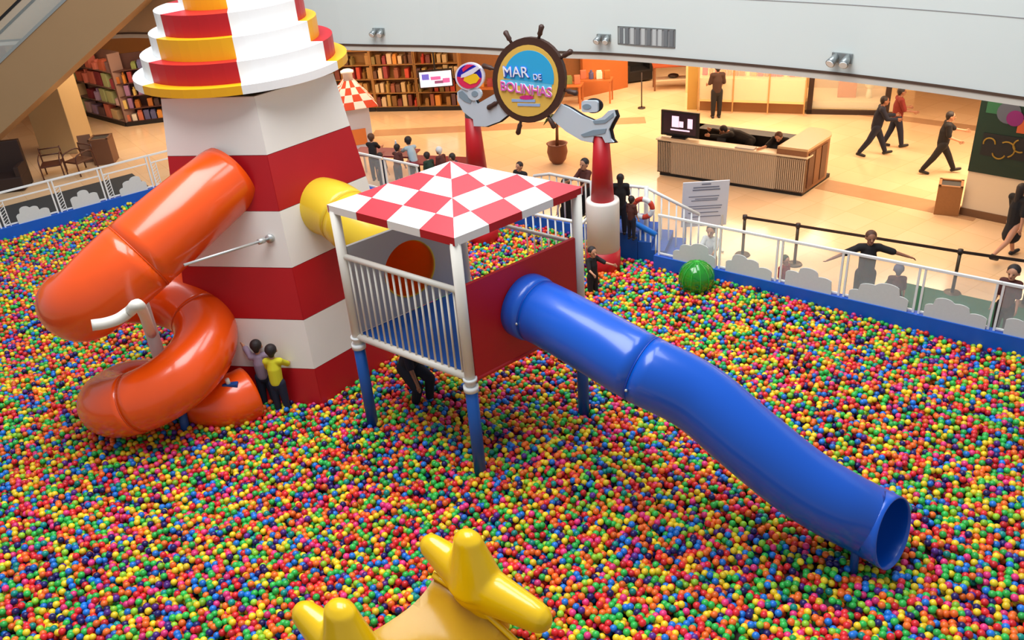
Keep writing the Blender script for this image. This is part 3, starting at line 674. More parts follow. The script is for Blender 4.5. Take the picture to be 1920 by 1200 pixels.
# wheel
WC = (994, 149); WD = mat('wheel_brown', rgb(66, 40, 30), .5)
wheel = disc('wheel_rim', WC[0], WC[1], 68, 80, .05, .08, WD)
for k in range(8):
    a = k * PI / 4 + .25; x0, y0 = WC[0] + 64 * math.cos(a), WC[1] + 76 * math.sin(a); x1, y1 = WC[0] + 92 * math.cos(a), WC[1] + 106 * math.sin(a)
    if y1 < 0: continue
    bm = bmesh.new(); p0, p1 = sp(x0, y0, .01), sp(x1, y1, .01); dv = (p1 - p0)
    sweep(bm, [p0 + dv * s_ for s_ in (0, .3, .4, .6, .9, 1)], [.03, .03, .05, .045, .055, .03], 12, closed_ends=True); link('wheel_handle', bm, WD, t, True)
disc('yellow_disc', WC[0] - 1, WC[1] + 1, 57, 67, .06, .02, mat('sign_yellow', rgb(226, 184, 84), .5))
disc('blue_sky', WC[0] + 1, WC[1] - 4, 47, 52, .068, .02, mat('sign_blue', rgb(40, 168, 222), .5), n=28, a0=PI, a1=2 * PI * 1.0 + .35)
board('blue_sea', [(943, 148), (1040, 148), (1037, 166), (1015, 164), (990, 160), (965, 158), (944, 158)], .066, .02, mat('sign_light_blue', rgb(96, 190, 226), .5))
for x, y, w in ((985, 186, 44), (995, 194, 42)):
    board('blue_stroke', [(x - w / 2, y - 2), (x + w / 2, y - 1), (x + w / 2, y + 4), (x - w / 2, y + 3)], .07, .01, mat('stroke_blue', rgb(150, 180, 225), .5))
disc('magenta_mark', 991, 181, 13, 4, .074, .01, mat('sign_magenta', rgb(210, 40, 130), .5))
def text(s_, px, py, hpx, m, d, tilt=0, name='lettering', xs=1.0, outline=None):
    def one(mm, dd, offs):
        cu = bpy.data.curves.new(name, 'FONT'); cu.body = s_; cu.size = 1; cu.extrude = .03; cu.align_x = 'CENTER'; cu.align_y = 'CENTER'; cu.offset = offs
        o = bpy.data.objects.new(name, cu); C.objects.link(o); dg = bpy.context.evaluated_depsgraph_get(); me = bpy.data.meshes.new_from_object(o.evaluated_get(dg)); bpy.data.objects.remove(o)
        c0 = sp(px, py, dd); hgt = (sp(px, py - hpx, dd) - c0).length / .72
        R_ = Matrix((su, Vector((0, 0, 1)), sn2)).transposed()
        for v in me.vertices:
            q_ = Matrix.Rotation(tilt, 3, 'Z') @ Vector((v.co.x * hgt * xs, v.co.y * hgt, v.co.z * .3)); v.co = R_ @ q_ + c0
        me.materials.clear(); me.materials.append(mm); me.name = name
        ob = bpy.data.objects.new(name, me); C.objects.link(ob); ob.parent = t
    if outline: one(outline, d, .03)
    one(m, d + .012, .0)
PK = mat('letter_pink', rgb(226, 90, 180), .5); LW = mat('letter_white', rgb(236, 240, 250), .5); LB = mat('letter_blue', rgb(70, 110, 220), .5)
text('MAR', 971, 134, 20, LW, .075, 0.06, outline=LB, xs=1.05)
text('DE', 1012, 143, 11, LW, .075, 0.06, outline=LB)
text('BOLINHAS', 990, 166, 18, PK, .078, -.02, outline=LW, xs=.98)
# round ball emblem, left of the wheel
disc('emblem_rim', 882, 143, 27, 26, .03, .05, mat('emblem_white', rgb(230, 226, 240), .4))
disc('emblem_blue', 882, 142, 23, 22, .04, .02, mat('emblem_blue', rgb(30, 22, 170), .4))
board('emblem_red', [(882 + 23 * math.cos(a), 143 + 22 * math.sin(a)) for a in [.1 + k * (PI - .1) / 14 for k in range(15)]], .046, .02, mat('emblem_red', rgb(226, 40, 90), .4))
board('emblem_yellow', [(872, 150), (874, 142), (884, 136), (896, 138), (902, 146), (896, 154), (884, 157)], .054, .02, mat('emblem_yellow', rgb(248, 200, 30), .4))
board('emblem_white_stripe', [(867, 145), (868, 139), (884, 130), (899, 122), (903, 127), (890, 137), (876, 143)], .058, .02, MATS['emblem_white'])
board('emblem_red', [(869, 128), (878, 120), (890, 121), (880, 127), (871, 134)], .05, .02, MATS['emblem_red'])

# ------------------------------------------------------------------ big green ball
gp = at(1305, 541, BZ); t = thing('big_green_ball', 'large translucent green inflatable ball lying by the blue pit wall', 'ball', (gp.x, gp.y, .84))
GB = mat('green_vinyl', rgb(30, 150, 30), .12, coat=.6, trans=.25, var=.35, bscale=7)
bm = bmesh.new(); uvs(bm, (0, 0, 0), .34); o = link('skin', bm, GB, t, True)
for k in range(6):
    bm = bmesh.new(); sweep(bm, [Matrix.Rotation(k * PI / 6, 3, 'Z') @ Vector((.342 * math.cos(j * PI / 12), 0, .342 * math.sin(j * PI / 12))) for j in range(24)], .006, 6); link('seam', bm, mat('green_seam', rgb(60, 190, 60), .3), t, True)

# ------------------------------------------------------------------ kiosk
K0, K1, K2 = at(1232, 328), at(1505, 370), at(1562, 330); K3 = K0 + (K2 - K1)
t = thing('kiosk', 'long ribbed beige sales kiosk with rounded wooden right end', 'kiosk', K0); off = -K0
fu = (K1 - K0).normalized(); fn_ = Vector((fu.y, -fu.x, 0)); FL = (K1 - K0).length; bu = (K2 - K1).normalized(); BL = (K2 - K1).length
KB = mat('kiosk_beige', rgb(184, 160, 132), .5); KT = mat('kiosk_top', rgb(232, 212, 178), .3); KW = mat('kiosk_wood', rgb(140, 92, 58), .4, var=.15)
def kb(name, pts, z0, z1, m): bm = bmesh.new(); prism(bm, [Vector((p.x, p.y, z0)) + off for p in pts], Vector((0, 0, z1 - z0))); return link(name, bm, m, t)
ctr = (K0 + K2) / 2
def inn(p, k): return p + (ctr - p) * k
kb('plinth', [K0 + bu * .05 + fu * .05, K1 - fu * .05 + bu * .05, K2 - bu * .1 - fu * .05, K3 + fu * .05 - bu * .1], 0, .1, BLACK)
kb('front_counter', [K0, K1, K1 + bu * .45, K0 + bu * .45], .1, 1.0, KB)
bm = bmesh.new(); n_ = 80
for k in range(n_):
    a = K0 + fu * (FL * (k + .5) / n_); beam(bm, Vector((a.x, a.y, .13)) + off + fn_ * .008, Vector((a.x, a.y, .96)) + off + fn_ * .008, .022, .02, up=fn_)
link('ribbing', bm, mat('kiosk_rib', rgb(198, 176, 148), .5), t)['kind'] = 'stuff'
kb('counter_top', [K0 - fu * .03 - bu * .03, K1 + fu * .03 - bu * .03, K1 + bu * .3 + fu * .03, K0 + bu * .3 - fu * .03], 1.0, 1.04, KT)
kb('desk_shelf', [K0 + bu * .3, K1 + bu * .3, K1 + bu * .75, K0 + bu * .75], .72, .76, WOOD)
kb('back_counter', [K3 - bu * .45, K2 - bu * .45 - fu * .5, K2 - fu * .5, K3], .1, 1.0, BLACK)
kb('left_counter', [K0, K0 + fu * .4, K3 + fu * .4, K3], .1, 1.0, DBROWN)
# rounded right end with drawers
e0 = K1 - fu * .75; rnd = [e0, K1]
for k in range(9):
    a = -PI / 2 * 0 + k / 8 * PI / 2; cpt = K2 - bu * .55 - fu * .55
    rnd.append(cpt + fu * .55 * math.cos(a) + bu * .55 * math.sin(a))
rnd.append(K2 - fu * .75)
kb('end_cabinet', rnd, .1, 1.18, KW)
kb('end_top', [inn(p, -.01) for p in rnd], 1.18, 1.24, mat('end_top_beige', rgb(205, 168, 122), .35))
for k in range(3):
    a = K1 + bu * (.12 + k * .36); bm = bmesh.new(); prism(bm, [Vector((p.x, p.y, z)) + off + fu * .005 for p, z in ((a, .2), (a + bu * .3, .2), (a + bu * .3, 1.1), (a, 1.1))], fu * .02); link('door', bm, WOOD if k % 2 else mat('kiosk_dark', rgb(92, 56, 38), .4), t)
t = thing('monitor', 'black flat monitor with pink picture on left end of the kiosk', 'monitor', K0 + fu * .5 + bu * .25 + Vector((0, 0, 1.04)), math.atan2(fu.y, fu.x))
bm = bmesh.new(); box(bm, (0, 0, .38), (1.08, .07, .68), bev=.01); link('bezel', bm, BLACK, t)
bm = bmesh.new(); box(bm, (0, 0, .02), (.4, .22, .04)); link('base', bm, BLACK, t)
bm = bmesh.new(); box(bm, (0, -.037, .39), (.94, .005, .56)); link('screen', bm, mat('screen_dark', rgb(50, 24, 50), .2), t)
SCR = mat('screen_lit', rgb(246, 214, 240), .3, emit=.9)
for c, s_ in (((-.12, -.042, .44), (.2, .004, .3)), ((.3, -.042, .42), (.14, .004, .26)), ((.05, -.042, .38), (.12, .004, .16)), ((.02, -.042, .22), (.55, .004, .04))):
    bm = bmesh.new(); box(bm, c, s_); link('picture_patch', bm, SCR, t)
kp = K0 + bu * .5
for k, (s_, w, lab) in enumerate(((1.5, .3, 'dark cash register on kiosk desk nearest the monitor'), (2.9, .38, 'dark cash register on kiosk desk by the rounded end'))):
    p = K0 + fu * s_ + bu * .5; t = thing('cash_register', lab, 'cash register', (p.x, p.y, .76), math.atan2(fu.y, fu.x))
    bm = bmesh.new(); box(bm, (0, 0, .06), (w, .3, .12), bev=.01); link('body', bm, DBROWN, t)
    bm = bmesh.new(); M_ = Matrix.Translation((0, .08, .2)) @ Matrix.Rotation(-.4, 4, 'X'); box(bm, (0, 0, 0), (w * .8, .03, .2), M=M_); link('display', bm, BLACK, t)
p = K0 + fu * 2.4 + bu * .12; bm = bmesh.new(); box(bm, (p.x, p.y, 1.055), (.5, .22, .03), rz=math.atan2(fu.y, fu.x), bev=.005); tag(link('paper_tray', bm, mat('tray_grey', rgb(196, 186, 178), .5)), 'pale flat tray lying on the middle of kiosk counter', 'tray')

# ------------------------------------------------------------------ notice board, litter boxes, potted plant, seats
p = at(1318, 468); v = at(1360, 465) - at(1275, 470); rz = math.atan2(v.y, v.x)
t = thing('notice_board', 'white printed notice board on two legs beside entry stairs', 'sign', (p.x, p.y, 0), rz)
bm = bmesh.new(); M_ = Matrix.Translation((0, 0, 1.1)) @ Matrix.Rotation(.12, 4, 'X'); box(bm, (0, 0, 0), (1.0, .03, 1.1), M=M_, bev=.004); bo = link('board', bm, mat('notice_white', rgb(214, 216, 222), .4), t)
rnd_ = random.Random(3)
for k, z in enumerate((.42, .36, .2, .14, .1, -.04, -.1, -.2, -.3)):
    w = rnd_.uniform(.5, .75); bm = bmesh.new(); box(bm, (rnd_.uniform(-.04, .04), -.018, z), (w, .004, .018 + .012 * (k < 2)), M=M_); link('print_line', bm, mat('print_grey', rgb(120, 124, 138), .6), bo)
bm = bmesh.new(); box(bm, (0, -.018, .495), (.2, .004, .03), M=M_); link('print_line', bm, MATS['print_grey'], bo)
for x in (-.4, .4):
    bm = bmesh.new(); box(bm, (x, .04, .55), (.04, .04, 1.1)); link('leg', bm, METAL, t)
    bm = bmesh.new(); box(bm, (x, .04, .02), (.05, .5, .03)); link('foot', bm, METAL, t)
def litter(px, py, w, h, m, label, rz):
    p = at(px, py); t = thing('litter_box', label, 'bin', (p.x, p.y + w * .4, 0), rz)
    bm = bmesh.new(); box(bm, (0, 0, h / 2), (w, w, h), bev=.015); link('body', bm, m, t)
    for c, s_ in (((0, -w / 2 + .03, h + .02), (w, .06, .04)), ((0, w / 2 - .03, h + .02), (w, .06, .04)), ((-w / 2 + .03, 0, h + .02), (.06, w, .04)), ((w / 2 - .03, 0, h + .02), (.06, w, .04))):
        bm = bmesh.new(); box(bm, c, s_); link('top_rim', bm, m, t)
    bm = bmesh.new(); box(bm, (0, 0, h + .003), (w - .12, w - .12, .01)); link('opening', bm, BLACK, t)
BROWNB = mat('bin_brown', rgb(156, 104, 58), .4, var=.1)
litter(1782, 403, .52, .68, BROWNB, 'square brown litter box beside the column with mural', -.5)
litter(196, 308, .62, .8, mat('bin_dark', rgb(112, 72, 48), .4), 'square dark brown litter box at left beyond the fence', .1)
p = at(178, 305); bm = bmesh.new(); t = thing('folding_sign', 'brown folding board leaning beside the left litter box', 'sign', (p.x - .25, p.y + .3, 0), .3)
for k in (-1, 1):
    bm = bmesh.new(); beam(bm, (0, k * .2, .0), (0, k * .02, .85), .4, .03, up=Vector((0, 1, .1))); link('leaf', bm, mat('board_brown', rgb(122, 84, 58), .5), t)
p = at(1046, 306); t = thing('potted_plant', 'brown round pot holding thin trunk plant on floor beyond the arch', 'plant', (p.x, p.y, 0)); off = Vector((0, 0, 0))
bm = bmesh.new(); lathe(bm, Vector((0, 0, 0)), [(.14, 0), (.24, .12), (.3, .35), (.27, .55), (.31, .6), (.25, .6), (.23, .5)]); link('pot', bm, mat('pot_brown', rgb(120, 62, 34), .5), t, True)
bm = bmesh.new(); cyl(bm, (0, 0, .5), (.03, 0, 1.35), .05, .035); link('trunk', bm, WOOD, t, True)
for k in range(9):
    a = k * 2.4; bm = bmesh.new(); pts = [Vector((0.03, 0, 1.3)) + Vector((math.cos(a) * s_ * .4, math.sin(a) * s_ * .4, .28 * s_ - .45 * s_ * s_ + .05 * (k % 3))) for s_ in (0, .35, .7, 1)]
    sweep(bm, pts, [.012, .05, .045, .006], 6, closed_ends=True); link('leaf', bm, mat('leaf_green', rgb(60, 84, 36), .6), t, True)
# dark brown seat and tubular chairs at the left edge
p = at(38, 352); t = thing('club_seat', 'dark brown high backed seat cut by left picture edge', 'seat', (p.x - .1, p.y, 0), .15)
bm = bmesh.new(); box(bm, (-.35, .35, .7), (1.45, .18, 1.4), bev=.03); link('backrest', bm, DBROWN, t)
bm = bmesh.new(); box(bm, (-.25, -.05, .25), (1.25, .75, .42), bev=.04); link('seat', bm, DBROWN, t)
bm = bmesh.new(); box(bm, (.3, 0, .5), (.14, .8, .5), bev=.03); link('armrest', bm, DBROWN, t)
CH = mat('chair_brown', rgb(84, 44, 30), .4)
for px, py, lab, rz in ((100, 335, 'brown tube framed chair next to dark seat', .3), (150, 328, 'brown tube framed chair nearest the left litter box', -.5)):
    p = at(px, py); t = thing('tube_chair', lab, 'chair', (p.x, p.y + .2, 0), rz)
    for s_ in (-1, 1):
        bm = bmesh.new(); sweep(bm, catmull([Vector((s_ * .3, -.3, 0)), Vector((s_ * .3, -.3, .55)), Vector((s_ * .3, -.1, .68)), Vector((s_ * .3, .3, .68)), Vector((s_ * .3, .38, .4)), Vector((s_ * .3, .4, 0))], 4), .022, 8, closed_ends=True); link('side_frame', bm, CH, t, True)
    bm = bmesh.new(); box(bm, (0, 0, .42), (.6, .6, .05), bev=.015); link('seat', bm, CH, t)
    for z in (.62, .82):
        bm = bmesh.new(); cyl(bm, (-.3, .36, z), (.3, .36, z), .02); link('back_rail', bm, CH, t, True)
    for s_ in (-1, 1):
        bm = bmesh.new(); cyl(bm, (s_ * .3, .36, .6), (s_ * .3, .37, .86), .02); link('back_upright', bm, CH, t, True)

# ------------------------------------------------------------------ barrier posts with belts
bases = [at(1392, 478), at(1493, 500), at(1785, 550), at(1918, 572)]; bases[1] = bases[0].lerp(bases[2], .27) + Vector((0, 0, 0)); BM_ = mat('stanchion_bronze', rgb(78, 62, 44), .4, .3)
stl = ['bronze queue post nearest the notice board', 'second bronze queue post from the notice board', 'bronze queue post right of the arms-spread onlooker', 'bronze queue post at right picture edge']
for i, p in enumerate(bases):
    t = thing('queue_post', stl[i], 'barrier', p)
    bm = bmesh.new(); cyl(bm, (0, 0, 0), (0, 0, .03), .17, .15, seg=20); link('base', bm, BM_, t, True)
    bm = bmesh.new(); cyl(bm, (0, 0, .03), (0, 0, .9), .033, seg=14); link('pole', bm, BM_, t, True)
    bm = bmesh.new(); cyl(bm, (0, 0, .86), (0, 0, .95), .05, seg=14); link('head', bm, DBROWN, t, True)
    if i < 3:
        bm = bmesh.new(); b_ = bases[i + 1] - p; beam(bm, Vector((0, 0, .9)), Vector((b_.x, b_.y, .9)), .012, .06); link('belt', bm, DBROWN, t)

# ------------------------------------------------------------------ shops at the back
def prisc(t, pts, off, m, name): bm = bmesh.new(); prism(bm, pts, off); return link(name, bm, m, t)
PAL = [(196, 70, 50), (214, 140, 60), (150, 60, 60), (220, 190, 110), (90, 50, 50), (120, 130, 70), (200, 110, 80), (90, 90, 130), (230, 220, 200), (170, 100, 40), (60, 40, 40), (150, 110, 150)]
PALW = [(150, 106, 54), (170, 126, 70), (130, 90, 44), (186, 150, 84), (106, 70, 50), (150, 84, 60), (140, 120, 70), (200, 170, 120)]
def pm(c): return mat('goods_%d_%d_%d' % c, rgb(*c), .55)
boxmeshes = {}
def goods(c, kind):
    key = (c, kind)
    if key not in boxmeshes:
        bm = bmesh.new()
        if kind == 0: box(bm, (0, 0, .5), (1, .6, 1), bev=.04)
        elif kind == 1: cyl(bm, (0, 0, 0), (0, 0, .72), .42, .42, seg=10); cyl(bm, (0, 0, .72), (0, 0, 1), .2, .2, seg=8)
        else: box(bm, (0, 0, .4), (1, .6, .8)); box(bm, (0, 0, .88), (.8, .45, .16))
        me = bpy.data.meshes.new('merchandise'); bm.to_mesh(me); bm.free(); me.materials.append(pm(c)); boxmeshes[key] = me
    return boxmeshes[key]
def colour_word(c):
    r_, g, b = c
    if r_ > 190 and g > 180: return 'cream'
    if r_ > 150 and g < 100 : return 'red'
    if r_ > 190 and g > 100: return 'orange'
    if b > 100: return 'violet'
    if r_ < 110: return 'dark'
    return 'brown'
def shelf_unit(a, b, h, rows, per, pal, label, glabel, depth=.45, m=WOOD, fill=.9, seed=1, base=True):
    R = random.Random(seed); a = a.copy(); d = b - a; L = d.length; rz = math.atan2(d.y, d.x); t = thing('shelf_unit', label, 'shelf', a, rz)
    bm = bmesh.new(); box(bm, (L / 2, depth, h / 2), (L, .05, h)); link('back_panel', bm, m, t)
    for x in (0, L):
        bm = bmesh.new(); box(bm, (x, depth / 2, h / 2), (.06, depth, h)); link('side_panel', bm, m, t)
    bm = bmesh.new(); box(bm, (L / 2, depth / 2 - .02, .07), (L, depth + .06, .14)); link('plinth', bm, BLACK, t)
    for k in range(1, rows + 1):
        z = .14 + (h - .2) * (k - 1) / rows; bm = bmesh.new(); box(bm, (L / 2, depth / 2, z), (L, depth, .03)); link('shelf_board', bm, m, t)
        hh = (h - .2) / rows; step = L / per
        for j in range(per):
            if R.random() > fill: continue
            c = R.choice(pal); kd = R.choice((0, 0, 1, 2)); me = goods(c, kd); o = bpy.data.objects.new('merchandise', me); C.objects.link(o)
            lp_ = Matrix.Rotation(rz, 3, 'Z') @ Vector((step * (j + .5), depth * .4, z + .016)); o.location = a + lp_; o.rotation_euler = (0, 0, rz)
            o.scale = (step * R.uniform(.6, .88), min(.5, depth * 1.1), hh * R.uniform(.5, .85))
            cw_ = colour_word(c); tag(o, '%s packaged %s item on %s' % (cw_, ('box', 'bottle', 'carton')[kd], glabel), 'merchandise', '%s %s goods on %s' % (cw_, ('box', 'bottle', 'carton')[kd], glabel))
    return t
sa, sb, sc_ = at(150, 213), at(238, 237), at(302, 229)
PALP = [(214, 180, 180), (176, 150, 184), (224, 120, 90), (230, 200, 150), (150, 60, 70), (200, 210, 150), (120, 90, 90), (230, 130, 110)]
shelf_unit(sa, sb, 2.6, 4, 7, PALP, 'bookshop display shelving facing right at the far left', 'the far left shop shelves', seed=5, m=mat('shelf_grey', rgb(140, 110, 100), .5))
shelf_unit(sb, sb + (sc_ - sb) * 1.3, 2.5, 5, 7, PAL, 'dark shop shelving partly hidden by tower top', 'the dark shelves beside tower top', seed=8, m=mat('shelf_dark', rgb(80, 46, 38), .5), fill=.8)
ca, cb = at(628, 210), at(868, 206)
for k in range(3):
    a = ca.lerp(cb, k / 3 + .003); b = ca.lerp(cb, (k + 1) / 3 - .003)
    shelf_unit(a, b, 2.7, 5, 8, PALW + PAL[:3] + [(120, 60, 50), (210, 180, 140), (90, 60, 60)], ('golden wood shop shelving right beside the tower', 'golden wood shop shelving in the middle of the back shop', 'golden wood shop shelving under the bright screen')[k], ('the shelves beside the tower', 'the middle back shop shelves', 'the shelves under bright screen')[k], seed=20 + k, m=mat('shelf_gold', rgb(158, 112, 58), .5))
p = plane_hit(817, 147, ca.lerp(cb, .8) + Vector((0, -.3, 0)), Vector((0, -1, 0)))
t = thing('shop_screen', 'bright white and pink television hanging in front of back shop shelves', 'screen', p - Vector((0, 0, 0)))
bm = bmesh.new(); box(bm, (0, 0, 0), (1.2, .08, .62), bev=.01); link('bezel', bm, BLACK, t)
bm = bmesh.new(); box(bm, (0, -.043, -.01), (1.1, .006, .52)); link('screen', bm, mat('tv_white', rgb(240, 228, 244), .3, emit=.9), t)
bm = bmesh.new(); cyl(bm, (0, 0, .3), (0, 0, 3.78 - p.z), .03); link('ceiling_rod', bm, BLACK, t)
for c, s_, col in (((-.35, -.048, .08), (.25, .005, .2), (90, 90, 190)), ((0, -.048, .02), (.35, .005, .12), (220, 90, 150)), ((.36, -.048, -.08), (.25, .005, .16), (220, 80, 110)), ((.1, -.048, -.12), (.3, .005, .1), (120, 70, 110))):
    bm = bmesh.new(); box(bm, c, s_); link('picture_patch', bm, mat('tv_%d' % col[0], rgb(*col), .3, emit=.7), t)
# wood partitions, cabinets and counters behind the arch
def wallbox(name, pa, pb, h, th, m, kind=None, label=None, cat=None):
    a, b = Vector((pa.x, pa.y, h / 2)), Vector((pb.x, pb.y, h / 2)); bm = bmesh.new(); beam(bm, a, b, th, h); o = link(name, bm, m)
    if kind: o['kind'] = kind
    if label: tag(o, label, cat)
    return o
OW = mat('orange_wood', rgb(178, 100, 48), .4, var=.12, bscale=2)
wallbox('wall_shop_partition', at(872, 200), at(1090, 178), 3.76, .15, mat('partition_brown', rgb(130, 84, 44), .5, var=.15), 'structure')
wallbox('wall_shop_orange', at(1092, 182), at(1175, 163), 3.76, .15, OW, 'structure')
for k, (px, py) in enumerate(((915, 200), (1060, 196), (1115, 186))):
    p = at(px, py); t = thing('display_table', ('low display table behind left arch post', 'low display table behind the ship wheel', 'low display table right of the ship wheel')[k], 'table', (p.x, p.y - .3, 0), -.3)
    bm = bmesh.new(); box(bm, (0, 0, .78), (1.2, .6, .05), bev=.01); link('tabletop', bm, OW, t)
    for sx in (-1, 1):
        for sy in (-1, 1): bm = bmesh.new(); box(bm, (sx * .55, sy * .25, .38), (.05, .05, .76)); link('leg', bm, OW, t)
    for j in range(4):
        o = bpy.data.objects.new('merchandise', goods(PAL[(k * 3 + j) % 12], j % 3)); C.objects.link(o); o.location = Vector((p.x, p.y - .3, .81)) + Matrix.Rotation(-.3, 3, 'Z') @ Vector((-.42 + .28 * j, 0, 0)); o.scale = (.2, .3, .28)
        tag(o, '%s item standing on the display table %s' % (colour_word(PAL[(k * 3 + j) % 12]), ('behind left arch post', 'behind the ship wheel', 'right of the ship wheel')[k]) + (' (%s)' % ('box', 'bottle', 'carton')[j % 3]), 'merchandise', 'goods on display tables')
t = None
p = at(1193, 150); tx = thing('dark_armchair', 'black armchair beyond the doorway right of arch', 'chair', (p.x, p.y, 0), .2)
bm = bmesh.new(); box(bm, (0, 0, .25), (1.0, .8, .4), bev=.05); link('seat', bm, BLACK, tx)
bm = bmesh.new(); box(bm, (0, .35, .65), (1.0, .18, .6), bev=.05); link('backrest', bm, BLACK, tx)
for s_ in (-1, 1): bm = bmesh.new(); box(bm, (s_ * .45, 0, .5), (.14, .8, .3), bev=.03); link('armrest', bm, BLACK, tx)
# table with drawers at (1265,150)
p = at(1262, 165); t = thing('shop_table', 'light wooden table with red top left of the standing man', 'table', (p.x, p.y, 0), -.1)
bm = bmesh.new(); box(bm, (0, 0, .85), (1.5, .7, .05), bev=.01); link('tabletop', bm, mat('table_red', rgb(150, 70, 40), .4), t)
for sx in (-1, 1):
    for sy in (-1, 1): bm = bmesh.new(); box(bm, (sx * .68, sy * .28, .42), (.06, .06, .84)); link('leg', bm, WOOD, t)
bm = bmesh.new(); box(bm, (0, 0, .35), (1.3, .5, .04)); link('lower_shelf', bm, CREAM, t)
bm = bmesh.new(); ball(bm, (0, 0, .45), .2, 2, (1, .8, .4)); link('basket', bm, DBROWN, t, True)
bm = bmesh.new(); p = at(1298, 203); box(bm, (p.x, p.y, 1.88), (.32, .32, 3.76), rz=-.3); link('wall_pillar_mid', bm, mat('olive_column', rgb(176, 140, 70), .4), kind='structure')
p = at(1203, 203); t = thing('pole_sign', 'thin dark floor stand between doorway and kiosk', 'stand', (p.x, p.y, 0))
bm = bmesh.new(); cyl(bm, (0, 0, 0), (0, 0, .03), .13, seg=16); link('base', bm, DBROWN, t, True)
bm = bmesh.new(); cyl(bm, (0, 0, .03), (0, 0, 1.2), .02); link('pole', bm, DBROWN, t, True)
# glass shop front right of the olive column
ga, gb = at(1312, 205), at(1508, 212)
t = thing('display_window', 'lit glass shop front with red goods behind the kiosk', 'window', ga, math.atan2((gb - ga).y, (gb - ga).x)); L = (gb - ga).length
bm = bmesh.new(); box(bm, (L / 2, 0, .18), (L, .2, .36)); link('base_panel', bm, mat('base_bronze', rgb(150, 104, 60), .35), t)
bm = bmesh.new(); box(bm, (L / 2, .1, .75), (L, .9, .75)); link('display_plinth', bm, mat('display_cream', rgb(236, 200, 140), .25), t)
for k in range(4):
    bm = bmesh.new(); box(bm, (L * (k + .0) / 3 if k < 3 else L, -.36, 1.9), (.04, .05, 3.7)); link('mullion', bm, mat('champagne_frame', rgb(190, 150, 96), .35, .3), t)
bm = bmesh.new(); box(bm, (L / 2, -.36, 1.95), (L, .01, 3.0)); link('glass', bm, GLASS, t)
for k in range(3):
    bm = bmesh.new(); box(bm, (L * (k * .28 + .22), .5, 1.45), (.7, .12, .5), bev=.02); link('red_display', bm, mat('display_red', rgb(224, 84, 50), .5), t)
for k in range(16):
    R = random.Random(k); c = R.choice([(224, 70, 50), (236, 150, 60), (240, 220, 150), (210, 60, 80), (190, 120, 50)])
    o = bpy.data.objects.new('merchandise', goods(c, k % 3)); C.objects.link(o); rzz = math.atan2((gb - ga).y, (gb - ga).x)
    o.location = ga + Matrix.Rotation(rzz, 3, 'Z') @ Vector((L * (k + .6) / 17, .1, 1.13)); o.rotation_euler = (0, 0, rzz); o.scale = (.16, .25, .2 + .12 * R.random())
    w_ = colour_word(c); tag(o, '%s %s standing in the lit shop front behind the kiosk' % (w_, ('box', 'bottle', 'carton')[k % 3]), 'merchandise', '%s %s goods in lit shop front' % (w_, ('box', 'bottle', 'carton')[k % 3]))
bm = bmesh.new(); beam(bm, ga + Vector((0, 2.2, 1.8)), gb + Vector((0, 2.2, 1.8)), .1, 3.6); link('wall_shop_back', bm, mat('shop_back_cream', rgb(244, 214, 160), .5), kind='structure')
# dark framed window right
wa, wb = at(1512, 213), at(1660, 216)
t = thing('dark_framed_window', 'dark framed shop window behind the walking men', 'window', wa, math.atan2((wb - wa).y, (wb - wa).x)); L = (wb - wa).length
bm = bmesh.new(); box(bm, (L / 2, 0, .07), (L, .12, .14)); link('bottom_frame', bm, DBROWN, t)
for x in (.07, L): bm = bmesh.new(); box(bm, (x, 0, 1.88), (.16, .12, 3.74)); link('side_frame', bm, DBROWN, t)
bm = bmesh.new(); box(bm, (L / 2, 0, 2), (L, .01, 3.6)); link('glass', bm, GLASS, t)
bm = bmesh.new(); box(bm, (L / 2, 1.0, .2), (L * 1.3, 1.6, .3)); link('display_floor', bm, mat('display_pale', rgb(250, 226, 180), .3), t)
bm = bmesh.new(); box(bm, (L * .5, .9, .75), (.55, .5, .8), bev=.02); link('display_box', bm, mat('display_wood', rgb(196, 110, 50), .4), t)
bm = bmesh.new(); uvs(bm, (L * .78, .7, .85), .18, (1, 1, 1.2)); cyl(bm, (L * .78, .7, .3), (L * .78, .7, .7), .12, .05); link('vase', bm, mat('vase_cream', rgb(244, 236, 200), .3), t, True)
bm = bmesh.new(); beam(bm, wa + Vector((0, 2.4, 1.8)), wb + Vector((2, 2.4, 1.8)), .1, 3.6); link('wall_window_back', bm, MATS['shop_back_cream'], kind='structure')
# small ticket booth with checkered roof
p = at(660, 287); t = thing('ticket_booth', 'small white booth with red checkered pointed roof behind the tower', 'booth', (p.x + .15, p.y + .6, 0), .25); off = Vector((0, 0, 0))
bm = bmesh.new(); box(bm, (0, 0, .7), (.9, .9, 1.4), bev=.02); link('body', bm, mat('booth_white', rgb(206, 210, 222), .5), t)
bm = bmesh.new(); box(bm, (0, -.46, .45), (.5, .02, .5), bev=.004); link('orange_panel', bm, mat('booth_orange', rgb(226, 130, 60), .5), t)
for k in range(4):
    for r_ in range(4):
        for c in range(4):
            w0 = .72 - .56 * r_ / 4; w1 = .72 - .56 * (r_ + 1) / 4; z0 = 1.4 + .75 * r_ / 4; z1 = 1.4 + .75 * (r_ + 1) / 4
            x0, x1 = -1 + c / 2, -1 + (c + 1) / 2; M_ = Matrix.Rotation(k * PI / 2, 3, 'Z')
            pts = [M_ @ Vector(v_) for v_ in ((x0 * w0, -w0, z0), (x1 * w0, -w0, z0), (x1 * w1, -w1, z1), (x0 * w1, -w1, z1))]
            bm = bmesh.new(); prism(bm, pts, M_ @ Vector((0, .02, -.02))); link('roof_tile', bm, WHITE_TOP if (r_ + c) % 2 == 0 else mat('booth_red', rgb(214, 72, 36), .5), t)
